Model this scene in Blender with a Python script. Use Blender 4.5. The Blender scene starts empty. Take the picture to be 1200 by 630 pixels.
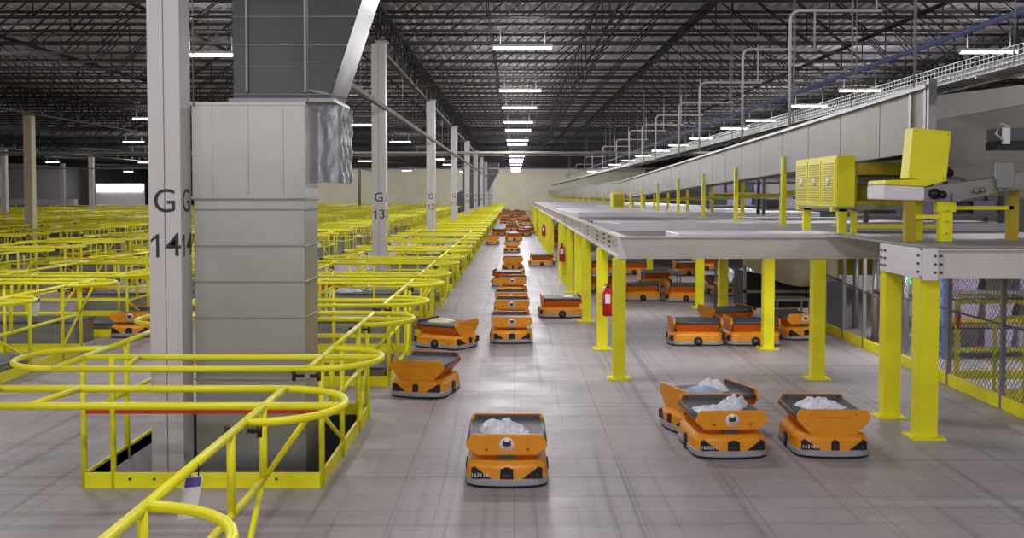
import bpy, bmesh, math, random
from mathutils import Vector, Matrix
random.seed(7)
S = bpy.context.scene
C = S.collection
PI = math.pi
CAMZ = 2.4
F = 1150.0      # focal length in pixels of the 1200 px wide frame
# ------------------------------------------------------------------ camera, world, exposure
PITCH = math.radians(2.0)
cd = bpy.data.cameras.new('camera'); cam = bpy.data.objects.new('camera', cd); C.objects.link(cam)
cam.location = (0, 0, CAMZ); cam.rotation_euler = (PI / 2 - PITCH, 0, 0)
cd.sensor_fit = 'HORIZONTAL'; cd.sensor_width = 36.0; cd.lens = 36.0 * F / 1200
cd.shift_x = -3 / 1200; cd.shift_y = -(315 - 228 - F * math.tan(PITCH)) / 1200
cd.clip_end = 600; S.camera = cam
S.view_settings.view_transform = 'Standard'; S.view_settings.look = 'None'
S.view_settings.gamma = 1; S.view_settings.use_curve_mapping = False
S.view_settings.exposure = 0.12
LAMP_W = 84.0      # per tube side
UP_SHARE = .22
DECK_FILL_W = 20.0  # per added fill light under the platform
wd = bpy.data.worlds.new('world'); S.world = wd; wd.use_nodes = True
wd.node_tree.nodes['Background'].inputs[0].default_value = (0.75, 0.8, 1, 1)
wd.node_tree.nodes['Background'].inputs[1].default_value = 0.25

# ------------------------------------------------------------------ materials
MAT = {}
def mat(name, col, rough=.5, metal=0.0, emit=None, estr=0.0, var=.06, vscale=6.0, bump=0.0, bscale=30.0, stretch=(1, 1, 1), spec=.5):
    m = bpy.data.materials.new(name); m.use_nodes = True
    nt = m.node_tree; b = nt.nodes['Principled BSDF']
    b.inputs['Roughness'].default_value = rough; b.inputs['Metallic'].default_value = metal
    b.inputs['Specular IOR Level'].default_value = spec
    tc = nt.nodes.new('ShaderNodeTexCoord'); mp = nt.nodes.new('ShaderNodeMapping')
    mp.inputs['Scale'].default_value = stretch
    nt.links.new(tc.outputs['Object'], mp.inputs[0])
    nz = nt.nodes.new('ShaderNodeTexNoise'); nz.inputs['Scale'].default_value = vscale; nz.inputs['Detail'].default_value = 4
    nt.links.new(mp.outputs[0], nz.inputs['Vector'])
    cr = nt.nodes.new('ShaderNodeValToRGB')
    cr.color_ramp.elements[0].position = .3; cr.color_ramp.elements[1].position = .7
    cr.color_ramp.elements[0].color = tuple(max(0, c * (1 - var)) for c in col) + (1,)
    cr.color_ramp.elements[1].color = tuple(min(1, c * (1 + var)) for c in col) + (1,)
    nt.links.new(nz.outputs[0], cr.inputs[0]); nt.links.new(cr.outputs[0], b.inputs['Base Color'])
    if emit: b.inputs['Emission Color'].default_value = tuple(emit) + (1,); b.inputs['Emission Strength'].default_value = estr
    if bump:
        n2 = nt.nodes.new('ShaderNodeTexNoise'); n2.inputs['Scale'].default_value = bscale; nt.links.new(mp.outputs[0], n2.inputs['Vector'])
        bp = nt.nodes.new('ShaderNodeBump'); bp.inputs['Strength'].default_value = bump; bp.inputs['Distance'].default_value = .05
        nt.links.new(n2.outputs[0], bp.inputs['Height']); nt.links.new(bp.outputs[0], b.inputs['Normal'])
    MAT[name] = m
    return m
def lin(r, g, b):
    f = lambda v: (v / 255 / 12.92) if v / 255 <= .04045 else ((v / 255 + .055) / 1.055) ** 2.4
    return (f(r), f(g), f(b))
mat('yellow', lin(250, 243, 26), .45, var=.07, vscale=3)
mat('yellow_dull', lin(186, 166, 20), .5, var=.05, vscale=4)
mat('orange', lin(238, 156, 28), .38, var=.05, vscale=5)
mat('orange_dark', lin(214, 108, 24), .45, var=.06, vscale=6)
mat('column_white', lin(214, 210, 208), .5, var=.03, vscale=2)
mat('beam_white', lin(222, 216, 210), .5, var=.05, vscale=2)
mat('deck_white', lin(240, 236, 242), .45, var=.04, vscale=2)
mat('deck_grey', lin(158, 156, 154), .5, var=.08, vscale=3)
mat('joist_dark', lin(42, 39, 40), .6, var=.08, vscale=4)
mat('roof_deck', lin(188, 184, 190), .75, var=.1, vscale=.8)
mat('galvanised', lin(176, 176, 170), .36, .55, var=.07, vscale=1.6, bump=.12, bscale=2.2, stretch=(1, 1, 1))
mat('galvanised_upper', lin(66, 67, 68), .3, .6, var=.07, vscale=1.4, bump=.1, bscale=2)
mat('foil', lin(168, 172, 178), .42, .4, var=.12, vscale=5, bump=.2, bscale=7, stretch=(3, 3, .6))
mat('steel_grey', lin(150, 150, 152), .4, .5, var=.08, vscale=3)
mat('steel_dark', lin(92, 94, 98), .45, .3, var=.1, vscale=3)
mat('panel_grey', lin(152, 150, 142), .5, .1, var=.06, vscale=1.5)
mat('rubber', lin(34, 33, 34), .7, var=.1)
mat('belt', lin(88, 90, 94), .55, var=.08, vscale=8)
mat('bumper', lin(172, 172, 178), .4, .2, var=.05)
mat('black', lin(24, 22, 24), .35, var=.05)
mat('print_dark', lin(48, 48, 52), .5, var=.02)
mat('white_print', lin(240, 240, 240), .5, var=.01)
mat('parcel_white', lin(232, 234, 242), .35, var=.08, vscale=14, bump=.3, bscale=20)
mat('parcel_cream', lin(236, 226, 188), .5, var=.05, vscale=10)
mat('parcel_blue', lin(160, 186, 214), .4, var=.08, vscale=8)
mat('red', lin(205, 22, 34), .35, var=.05)
mat('red_bar', lin(206, 50, 30), .45, var=.06)
mat('matt_grey', lin(140, 137, 132), .85, spec=.1)
mat('pipe_olive', lin(96, 88, 30), .6, var=.05)
mat('blue', lin(70, 116, 176), .45, var=.06)
mat('blue_pipe', lin(118, 130, 178), .4, var=.05)
mat('purple', lin(96, 84, 160), .5, var=.05)
mat('lilac', lin(184, 172, 206), .5, var=.1, vscale=2)
mat('wall_cream', lin(250, 245, 218), .7, var=.06, vscale=.5)
mat('wall_grey', lin(84, 82, 80), .7, var=.06, vscale=.4)
mat('hood_cream', lin(222, 212, 176), .5, var=.08, vscale=2)
mat('pit_dark', lin(52, 58, 62), .6, var=.1)
mat('liner_white', lin(214, 212, 222), .4, var=.04)
mat('tube', (1, 1, 1), emit=(1, .98, 1), estr=9, var=0)
mat('green_lamp', lin(60, 240, 150), emit=lin(60, 240, 150), estr=3, var=0)
mat('galv_tray', lin(176, 178, 172), .4, .4, var=.06)
mat('emblem_dark', lin(60, 50, 84), .5, var=.02)
mat('emblem_orange', lin(236, 166, 90), .5, var=.02)

def floor_material():
    m = bpy.data.materials.new('floor'); m.use_nodes = True
    nt = m.node_tree; N = nt.nodes; L = nt.links; b = N['Principled BSDF']
    tc = N.new('ShaderNodeTexCoord')
    def noise(scale, stretch, detail=5, rough=.6):
        mp = N.new('ShaderNodeMapping'); mp.inputs['Scale'].default_value = stretch; L.new(tc.outputs['Object'], mp.inputs[0])
        n = N.new('ShaderNodeTexNoise'); n.inputs['Scale'].default_value = scale; n.inputs['Detail'].default_value = detail
        n.inputs['Roughness'].default_value = rough; L.new(mp.outputs[0], n.inputs['Vector']); return n.outputs[0]
    def ramp(src, p0, p1, v0, v1):
        r = N.new('ShaderNodeMapRange'); r.inputs[1].default_value = p0; r.inputs[2].default_value = p1
        r.inputs[3].default_value = v0; r.inputs[4].default_value = v1; L.new(src, r.inputs[0]); return r.outputs[0]
    def math_(op, a, c):
        n = N.new('ShaderNodeMath'); n.operation = op
        for i, v in enumerate((a, c)):
            if isinstance(v, (int, float)): n.inputs[i].default_value = v
            else: L.new(v, n.inputs[i])
        return n.outputs[0]
    base = ramp(noise(.9, (1, 1, 1)), .3, .7, .86, 1.08)
    sl = ramp(noise(1.0, (7, .10, 1), 3), .55, .65, 1.0, .70)        # tyre streaks along the aisle
    sl2 = ramp(noise(1.0, (.12, 6, 1), 3), .55, .66, 1.0, .82)       # streaks across it
    fine = ramp(noise(14, (1, 1, 1), 6), .3, .7, .96, 1.04)
    spots = ramp(noise(2.6, (1, .6, 1), 6), .60, .72, 1.0, 1.10)
    br = N.new('ShaderNodeTexBrick'); br.offset = 0
    mp = N.new('ShaderNodeMapping'); L.new(tc.outputs['Object'], mp.inputs[0]); L.new(mp.outputs[0], br.inputs['Vector'])
    br.inputs['Scale'].default_value = 1; br.inputs['Brick Width'].default_value = .92; br.inputs['Row Height'].default_value = .92
    br.inputs['Mortar Size'].default_value = .010; br.inputs['Mortar Smooth'].default_value = .6
    br.inputs['Color1'].default_value = (1, 1, 1, 1); br.inputs['Color2'].default_value = (.95, .95, .95, 1); br.inputs['Mortar'].default_value = (.72, .72, .72, 1)
    v = math_('MULTIPLY', math_('MULTIPLY', base, sl), math_('MULTIPLY', sl2, fine)); v = math_('MULTIPLY', v, spots); v = math_('MULTIPLY', v, br.outputs[0])
    mx = N.new('ShaderNodeMix'); mx.data_type = 'RGBA'; mx.inputs['A'].default_value = (0, 0, 0, 1)
    mx.inputs['B'].default_value = lin(172, 164, 166) + (1,); L.new(v, mx.inputs['Factor']); L.new(mx.outputs['Result'], b.inputs['Base Color'])
    L.new(ramp(noise(1.6, (1, 1, 1)), .3, .7, .36, .58), b.inputs['Roughness']); b.inputs['Specular IOR Level'].default_value = .38
    MAT['floor'] = m
floor_material()

# ------------------------------------------------------------------ mesh builder
class MB:
    def __init__(s): s.v = []; s.f = []; s.smooth = []
    def add(s, vs, fs, smooth=False):
        n = len(s.v); s.v += [tuple(v) for v in vs]; s.f += [tuple(i + n for i in f) for f in fs]; s.smooth += [smooth] * len(fs); return s
    def box(s, x0, x1, y0, y1, z0, z1, M=None):
        vs = [Vector(p) for p in ((x0, y0, z0), (x1, y0, z0), (x1, y1, z0), (x0, y1, z0), (x0, y0, z1), (x1, y0, z1), (x1, y1, z1), (x0, y1, z1))]
        if M: vs = [M @ v for v in vs]
        return s.add(vs, [(0, 3, 2, 1), (4, 5, 6, 7), (0, 1, 5, 4), (1, 2, 6, 5), (2, 3, 7, 6), (3, 0, 4, 7)])
    def prism(s, poly, axis, a, b, M=None):
        """extrude a 2-D polygon along axis from a to b; poly in the two other axes' order (x,y | x,z | y,z)"""
        def P(p, t): return Vector((t, p[0], p[1])) if axis == 'x' else Vector((p[0], t, p[1])) if axis == 'y' else Vector((p[0], p[1], t))
        n = len(poly); vs = [P(p, a) for p in poly] + [P(p, b) for p in poly]
        if M: vs = [M @ v for v in vs]
        fs = [tuple(range(n)), tuple(range(2 * n - 1, n - 1, -1))] + [(i, i + n, (i + 1) % n + n, (i + 1) % n) for i in range(n)]
        return s.add(vs, fs)
    def tube(s, pts, r, n=8, closed=False):
        pts = [Vector(p) for p in pts]; k = len(pts); rings = []
        up = None
        for i, p in enumerate(pts):
            a = pts[i - 1] if (i or closed) else p; c = pts[(i + 1) % k] if (i < k - 1 or closed) else p
            t = (c - a).normalized()
            if up is None: up = Vector((0, 0, 1)) if abs(t.z) < .9 else Vector((1, 0, 0))
            x = t.cross(up)
            if x.length < 1e-4: x = t.orthogonal()
            x.normalize(); y = x.cross(t).normalized()
            if abs(t.z) >= .9: up = y
            rings.append([p + x * (r * math.cos(2 * PI * j / n)) + y * (r * math.sin(2 * PI * j / n)) for j in range(n)])
        vs = [v for q in rings for v in q]; fs = []
        for i in range(k if closed else k - 1):
            a = i * n; b = ((i + 1) % k) * n
            fs += [(a + j, a + (j + 1) % n, b + (j + 1) % n, b + j) for j in range(n)]
        if not closed: fs += [tuple(range(n - 1, -1, -1)), tuple((k - 1) * n + j for j in range(n))]
        return s.add(vs, fs, True)
    def cyl(s, p0, p1, r, n=10): return s.tube([p0, p1], r, n)
    def bar(s, p0, p1, w, h):
        """square bar from p0 to p1"""
        p0 = Vector(p0); p1 = Vector(p1); t = (p1 - p0).normalized()
        up = Vector((0, 0, 1)) if abs(t.z) < .95 else Vector((0, 1, 0))
        x = t.cross(up).normalized() * w / 2; y = x.cross(t).normalized() * h / 2
        vs = [p + a + b for p in (p0, p1) for a, b in ((-x, -y), (x, -y), (x, y), (-x, y))]
        return s.add(vs, [(0, 3, 2, 1), (4, 5, 6, 7), (0, 1, 5, 4), (1, 2, 6, 5), (2, 3, 7, 6), (3, 0, 4, 7)])
    def mesh(s, name, m, bevel=0, seg=2):
        me = bpy.data.meshes.new(name); me.from_pydata(s.v, [], s.f); me.polygons.foreach_set('use_smooth', s.smooth); me.update()
        bm = bmesh.new(); bm.from_mesh(me)
        bmesh.ops.recalc_face_normals(bm, faces=bm.faces)
        if bevel:
            es = [e for e in bm.edges if e.is_manifold and e.calc_face_angle(0) > .5]
            bmesh.ops.bevel(bm, geom=es, offset=bevel, segments=seg, affect='EDGES', clamp_overlap=True)
        bm.to_mesh(me); bm.free()
        me.materials.append(MAT[m]); return me
    def obj(s, name, m, parent=None, bevel=0, seg=2, label=None):
        o = bpy.data.objects.new(name, s.mesh(name, m, bevel, seg)); C.objects.link(o)
        if parent: o.parent = parent
        if label: o['label'] = label
        return o
def tag(o, label, cat, group=None, kind=None):
    o['label'] = label; o['category'] = cat
    if group: o['group'] = group
    if kind: o['kind'] = kind
    return o
def thing(name, label, cat, loc=(0, 0, 0), rz=0, group=None):
    o = bpy.data.objects.new(name, None); C.objects.link(o); o.location = loc; o.rotation_euler = (0, 0, rz)
    o.empty_display_size = .1
    return tag(o, label, cat, group)
def struct(o): o['kind'] = 'structure'; return o
KIDS = {}
def kids(o):
    if not KIDS.get('_n') == len(bpy.data.objects):
        KIDS.clear(); KIDS['_n'] = len(bpy.data.objects)
        for q in bpy.data.objects:
            if q.parent: KIDS.setdefault(q.parent.name, []).append(q)
    return KIDS.get(o.name, [])
def tree(o): return (o, [tree(k) for k in kids(o)])
def dup(t, loc=None, rz=None, label=None, group=None, parent=None):
    o, ch = t; c = o.copy(); C.objects.link(c)
    if parent: c.parent = parent
    if loc is not None: c.location = loc
    if rz is not None: c.rotation_euler = (0, 0, rz)
    if label: c['label'] = label
    if group: c['group'] = group
    for k in ch: dup(k, parent=c)
    return c
def text(body, size, m, parent, loc, rot, name='lettering', ext=.002):
    cu = bpy.data.curves.new(name, 'FONT'); cu.body = body; cu.size = size; cu.align_x = 'CENTER'; cu.align_y = 'CENTER'; cu.extrude = ext; cu.offset = .003 * size; cu.space_character = 1.12
    tmp = bpy.data.objects.new('tmp', cu); C.objects.link(tmp); dg = bpy.context.evaluated_depsgraph_get()
    me = bpy.data.meshes.new_from_object(tmp.evaluated_get(dg)); bpy.data.objects.remove(tmp); me.materials.clear(); me.materials.append(MAT[m])
    o = bpy.data.objects.new(name, me); C.objects.link(o)
    o.parent = parent; o.location = loc; o.rotation_euler = rot; return o
def px(u, v, z=None, Y=None):
    """photo pixel -> (X, Y, Z); give the height z or the distance Y"""
    if Y is None: Y = (CAMZ - z) * F / (v - 228)
    return (u - 603) * Y / F, Y, CAMZ - (v - 228) * Y / F

# ------------------------------------------------------------------ room
XL, XR, YB, YF, ZC = -62, 20, 150, -40, 7.15
m = MB()
hx0, hx1, hy0, hy1 = -3.52, -1.60, 8.0, 10.66
for a in ((XL, hx0, YF, YB + 70), (hx1, XR, YF, YB + 70), (hx0, hx1, YF, hy0), (hx0, hx1, hy1, YB + 70)):
    m.add([(a[0], a[2], 0), (a[1], a[2], 0), (a[1], a[3], 0), (a[0], a[3], 0)], [(0, 1, 2, 3)])
struct(m.obj('floor', 'floor'))
m = MB(); m.box(XL, XR, YF, YB + 70, -.9, -.8); struct(m.obj('floor_base', 'pit_dark'))
pit = MB()
pit.box(hx0 - .02, hx0, hy0, hy1, -.8, .10); p1 = pit
struct(p1.obj('trim_1', 'liner_white'))
m = MB(); m.box(hx1, hx1 + .015, hy0, hy1, -.8, 0); m.box(hx0, hx1, hy0 - .02, hy0, -.8, 0); m.box(hx0, hx1, hy1, hy1 + .02, -.8, 0)
struct(m.obj('trim_2', 'pit_dark'))
# fluted roof deck
m = MB(); pts = []; x = XL
while x < XR:
    pts += [(x, 0), (x + .12, 0), (x + .16, .06), (x + .26, .06), ]; x += .30
vs = [(p[0], yy, ZC + p[1]) for yy in (YF, YB + 70) for p in pts]; n = len(pts)
m.add(vs, [(i, i + 1, i + 1 + n, i + n) for i in range(n - 1)])
struct(m.obj('ceiling', 'roof_deck'))
m = MB(); m.box(XL, XR, YF, YB + 70, ZC + .08, ZC + .2); struct(m.obj('ceiling_top', 'joist_dark'))
m = MB(); m.box(-34, XR, YB, YB + .3, 0, ZC)
for i in range(12): m.box(-32 + i * 4.4, -31.9 + i * 4.4, YB - .05, YB, 0, ZC)
struct(m.obj('wall_back', 'wall_cream'))
m = MB(); m.box(XL, -34, YB + 68, YB + 68.3, 0, ZC); struct(m.obj('wall_far', 'wall_grey'))
m = MB(); m.box(-34.3, -34, YB, YB + 68, 0, ZC); struct(m.obj('wall_side', 'wall_grey'))
m = MB(); m.box(XL - .3, XL, YF, YB + 68, 0, ZC); struct(m.obj('wall_left', 'wall_grey'))
m = MB(); m.box(XR, XR + .3, YF, YB, 0, ZC); struct(m.obj('wall_right', 'wall_grey'))
m = MB(); m.box(XL, XR, YF - .3, YF, 0, ZC); struct(m.obj('wall_front', 'wall_grey'))

# roof joists (open web) along X, one bay long each; girders along Y
ZT, ZB = 7.08, 6.3
def joist_mesh(L, far=False):
    m = MB()
    for z in (ZT, ZB):
        m.box(0, L, -.075, -.012, z - .035, z + .0); m.box(0, L, .012, .075, z - .035, z + .0) if not far else None
        m.box(0, L, -.012, .012, z - .06, z)
    n = int(round(L / .9)); d = L / n
    for i in range(n):
        x = i * d; up = (i // 9) % 2           # diagonals lean one way for half a span, then the other
        a, b = (ZT - .03, ZB) if up else (ZB, ZT - .03)
        m.bar((x, 0, a), (x + d, 0, b), .032, .032)
        if i % 3 == 0: m.bar((x, 0, ZB), (x, 0, ZT - .03), .028, .028)
    return m
jl = joist_mesh(58.7).mesh('ceiling_joist', 'joist_dark'); jr = joist_mesh(23.3).mesh('ceiling_joist', 'joist_dark')
y = 7.2
while y < 148:
    for me, x in ((jl, XL), (jr, -3.3)):
        o = bpy.data.objects.new('ceiling_joist', me); C.objects.link(o); o.location = (x, y, 0); struct(o)
    y += 1.8
def girder(X, y0, y1):
    m = MB(); zb = 5.95
    for z in (7.0, zb): m.box(X - .09, X - .015, y0, y1, z - .07, z); m.box(X + .015, X + .09, y0, y1, z - .07, z)
    y = y0
    while y < y1:
        m.bar((X, y, 7), (X, y + .9, zb), .06, .06); m.bar((X, y + .9, zb), (X, y + 1.8, 7), .06, .06); m.bar((X, y + .9, zb), (X, y + .9, 7), .05, .05); y += 1.8
    struct(m.obj('ceiling_girder', 'joist_dark'))
for X in (-38.7, -21.0, 14.4): girder(X, 5, 149)
girder(-3.3, 5, 115)
# bridging rods and slim pipes that run with the aisle
for i, (X, z, r) in enumerate(((4.2, 6.42, .06), (2.15, 6.3, .025), (2.35, 6.3, .025), (2.0, 6.9, .03), (9.0, 6.4, .05), (-8, 6.4, .05), (-13, 6.4, .05))):
    m = MB(); m.cyl((X, 4, z), (X, 148, z), r, 8); struct(m.obj('ceiling_bridging', 'joist_dark'))

# ------------------------------------------------------------------ lamps
def make_lamp():
    t = thing('strip_light', 'x', 'ceiling light')
    m = MB(); m.box(-.68, .68, -.07, .07, .03, .09); m.box(-.68, -.66, -.07, .07, -.02, .03); m.box(.66, .68, -.07, .07, -.02, .03)
    m.obj('housing', 'column_white', t, .008)
    m = MB(); m.cyl((-.65, -.035, .0), (.65, -.035, .0), .024, 8); m.cyl((-.65, .035, .0), (.65, .035, .0), .024, 8); m.obj('lamp_tube', 'tube', t)
    for hx in (-.5, .5):
        m = MB(); m.cyl((hx, 0, .09), (hx, 0, 1.46), .006, 5); m.obj('hanger', 'steel_dark', t)
    ld = bpy.data.lights.new('lamp_light', 'AREA'); ld.shape = 'RECTANGLE'; ld.size = 1.3; ld.size_y = .08; ld.energy = LAMP_W; ld.color = (.99, .965, 1); ld.spread = PI
    for sg in (-1, 1):      # the two bare tubes shine down and out to both sides
        lo = bpy.data.objects.new('lamp_light', ld); C.objects.link(lo); lo.parent = t; lo.location = (0, sg * .07, -.01); lo.rotation_euler = (sg * math.radians(52), 0, 0)
    up = bpy.data.lights.new('lamp_light', 'AREA'); up.shape = 'RECTANGLE'; up.size = 1.3; up.size_y = .3; up.energy = LAMP_W * UP_SHARE; up.color = (.99, .965, 1)
    uo = bpy.data.objects.new('lamp_light', up); C.objects.link(uo); uo.parent = t; uo.location = (0, 0, .11); uo.rotation_euler = (PI, 0, 0)
    return t
lamp = make_lamp(); lt = tree(lamp); first = True
ORD = ['first', 'second', 'third', 'fourth', 'fifth', 'sixth', 'seventh', 'eighth', 'ninth', 'tenth', 'eleventh', 'twelfth']
def lamp_at(x, y, z, label, group, rz=0):
    global first
    if first:
        first = False; lamp.location = (x, y, z); lamp['label'] = label; lamp['group'] = group; return lamp
    return dup(lt, (x, y, z), rz, label, group)
LZ = CAMZ + 3.3
ys = [-36, -27, -16, -6, 4, 13] + [22.3, 31.4, 37.6, 45.0, 50.6, 60, 65, 78, 85, 92, 100, 108, 118, 126, 134, 142]
for i, y in enumerate(ys):
    k = i - 6
    lab = ('lit strip light over the robot aisle, %s from the top of its row' % ORD[k]) if 0 <= k < 8 else \
        'small lit strip light at the far end of the row over the robot aisle' if k >= 8 else 'lit strip light above the aisle before the camera'
    lamp_at(.18, y, LZ, lab, 'strip lights over the robot aisle')
for i, y in enumerate([-36, -27, -16, -6, 4, 13] + [22.9, 31.4, 36.8, 44, 49.3, 58, 66, 74, 84, 95, 108, 122, 140]):
    k = i - 6
    lab = ('lit strip light above the long conveyor and its cable basket, %s nearest of its row' % ORD[k]) if 0 <= k < 7 else \
        'small lit strip light far along the row above the conveyor' if k >= 7 else 'lit strip light above the right side before the camera'
    lamp_at(11.0, y, LZ, lab, 'strip lights above the long conveyor')
for i, y in enumerate([-36, -27, -16, -6, 4, 13, 23.4, 34.5, 46.9, 62, 78, 92, 108, 125, 141]):
    k = i - 6
    lab = ['lit strip light between the bay fourteen column and the big air duct', 'lit strip light hidden past the air duct', 'lit strip light between the air duct and the bay thirteen column',
           'small lit strip light seen between the bay thirteen and twelve columns'][k] if 0 <= k < 4 else 'small lit strip light in the far left row past the white columns'
    lamp_at(-7.2, y, LZ, lab, 'strip lights over the first chutes')
for X in (-16, -31, -47):
    for j, y in enumerate([-34, -16, 2, 20, 38, 56, 74, 92, 110, 130] if X > -30 else [50, 74, 98, 122, 146]):
        lamp_at(X + (j % 2) * 1.2, y + (X % 7), LZ, 'small lit strip light far over the left hall of yellow rails', 'strip lights over the left hall')

for X in (-24, -38, -55):
    for j, y in enumerate((62, 82, 101, 124, 140)):
        if X - 1 > -.54 * y: lamp_at(X + (j % 2) * 2, y, LZ, 'tiny lit strip light deep in the far left hall', 'far strip lights of the left hall')
# ------------------------------------------------------------------ building columns
def column(X, Y, w, code, label, base=0, color='column_white', top=5.95, sizes=(.25, .25)):
    t = thing('building_column', label, 'column', (X, Y, base))
    m = MB(); g = .006; h = w / 2
    m.prism([(-h, -h), (-g, -h), (-g, -h + .02), (g, -h + .02), (g, -h), (h, -h), (h, h), (-h, h)], 'z', 0, top - base)
    m.obj('shaft', color, t)
    m = MB(); m.box(-h - .06, h + .06, -h - .06, h + .06, 0, .025)
    for a in (-1, 1):
        for b in (-1, 1): m.cyl((a * (h + .03), b * (h + .03), .025), (a * (h + .03), b * (h + .03), .06), .014, 6)
    m.obj('base_plate', color, t)
    m = MB(); m.box(-h - .05, h + .05, -h - .05, h + .05, top - base - .02, top - base); m.obj('cap_plate', color, t)
    if code:
        a, b = code
        z1 = 2.335 - base; z2 = 1.94 - base
        for q, z in ((a, z1), (b, z2)):
            for kk, ch in enumerate(q):
                dx = 0 if len(q) == 1 else (-.10, .075)[kk]
                if ch == '1':       # a one with its flag
                    g = MB(); g.prism([(.018, -.105), (.045, -.105), (.045, .105), (.026, .105), (-.03, .055), (-.03, .03), (.018, .066)], 'y', -.002, 0)
                    for ps, rz in (((dx, -h - .0005, z), 0), ((h + .0005, dx, z), PI / 2)):
                        o = g.obj('lettering', 'print_dark', t); o.location = ps; o.rotation_euler = (0, 0, rz)
                else:
                    text(ch, .30, 'print_dark', t, (dx, -h - .001, z), (PI / 2, 0, 0)); text(ch, .30, 'print_dark', t, (h + .001, dx, z), (PI / 2, 0, PI / 2))
    return t
column(-3.145, 8.97, .288, ('G', '14'), 'tall white steel column lettered G 14 standing in the yellow kerbed pit', base=-.8)
column(-3.15, 22.95, .32, ('G', '13'), 'tall white steel column lettered G 13 among the yellow chute rails')
column(-3.15, 37.1, .32, ('G', '12'), 'tall white steel column lettered G 12 among the yellow chute rails')
column(-3.15, 51.1, .32, ('G', '11'), 'greyer white steel column just past the one lettered G 12')
for k in range(5, 11):
    nm = {5: 'G 10', 6: 'G 9'}.get(k)
    column(-3.15, 8.9 + 14.08 * (k - 1), .32, ('G', str(15 - k)), 'small distant white steel column, %s in the row leading to the cream wall' % ORD[k - 1])
column(-21.6, 43.8, .36, None, 'thick olive grey steel column standing in the left field of rails', color='hood_cream')
column(-40.5, 78, .40, None, 'white steel column left of the olive grey one in the left hall')
column(-39.6, 92, .40, None, 'pale steel column midway between the olive grey column and the G 14 column')
column(-51.5, 112, .42, None, 'small pale steel column right of the olive grey one, deep in the left hall')
column(-61, 116, .42, None, 'small pale steel column at the far left edge of the hall')
column(-20.7, 131, .35, None, 'distant dark steel column before the cream wall, beside the air duct', color='steel_dark')
column(-17.2, 131, .35, None, 'distant dark steel column before the cream wall, beside the G 13 column', color='steel_dark')

# long wiring channel fixed to the G columns
t = thing('cable_channel', 'pale steel channel running along the row of white columns under the roof', 'cable channel', (-3.0, 12, 4.4))
m = MB(); m.prism([(-.05, -.04), (.05, -.04), (.05, .05), (.035, .05), (.035, -.025), (-.035, -.025), (-.035, .05), (-.05, .05)], 'y', 0, 100); m.obj('channel', 'matt_grey', t)
m = MB(); [m.cyl((0, i * 3.6, .05), (0, i * 3.6, 1.9), .006, 5) for i in range(27)]; m.obj('hanger', 'steel_grey', t)
m = MB(); m.cyl((-62, 52, 4.62), (20, 52, 4.62), .07, 8); m.cyl((-62, 52.4, 4.5), (20, 52.4, 4.5), .035, 6)
tag(m.obj('crossing_pipe', 'panel_grey'), 'pale pipe crossing the whole hall under the far roof', 'pipe')
m = MB(); m.cyl((-50, 88, 4.75), (20, 88, 4.75), .05, 8); tag(m.obj('crossing_pipe', 'steel_grey'), 'thinner grey pipe crossing the hall farther back than the pale one', 'pipe')
m = MB(); m.cyl((-20, 31.2, 5.85), (20, 31.2, 5.85), .018, 8); tag(m.obj('gas_pipe', 'pipe_olive'), 'thin dull yellow pipe crossing under the dark roof by the second light', 'pipe')
m = MB(); m.cyl((7.2, 6, CAMZ + 2.6), (7.2, 140, CAMZ + 2.6), .045, 10); tag(m.obj('blue_pipe', 'blue_pipe'), 'long pale blue pipe running over the cable basket under the roof', 'pipe')

# ------------------------------------------------------------------ big air duct by the G 14 column
t = thing('air_duct', 'large galvanised air duct rising from the yellow kerbed pit to the roof', 'air duct', (0, 0, -.8))
def Z(z): return z + .8
dx0, dx1, dy0, dy1 = -2.94, -1.925, 9.0, 9.58
zs = [-.8, .70, 1.27, 1.60, 1.93, 2.265, 2.355]
for i in range(len(zs) - 1):
    a, b = zs[i], zs[i + 1]; e = .0
    m = MB(); m.box(dx0 + e, dx1 - e, dy0 + e, dy1 - e, Z(a) + .004, Z(b) - .004); m.obj('duct_section', 'galvanised', t, .004, 1)
m = MB()
for z in zs[1:]: m.box(dx0 - .012, dx1 + .012, dy0 - .012, dy1 + .012, Z(z) - .008, Z(z) + .008)
m.obj('flange', 'panel_grey', t, .003, 1)
m = MB(); m.box(dx0 - .01, dx1 + .01, dy0 - .01, dy1 + .02, Z(2.37), Z(3.235)); m.obj('upper_box', 'galvanised', t, .006, 2)
m = MB()
for x in (-2.77, -2.44, -2.12): m.box(x - .007, x + .007, dy0 - .018, dy0 - .01, Z(2.40), Z(3.22))
m.box(dx0 - .02, dx1 + .02, dy0 - .02, dy0 - .01, Z(3.215), Z(3.245)); m.box(dx0 - .02, dx1 + .02, dy0 - .02, dy0 - .01, Z(2.365), Z(2.385)); m.obj('seam', 'galvanised', t)
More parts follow.
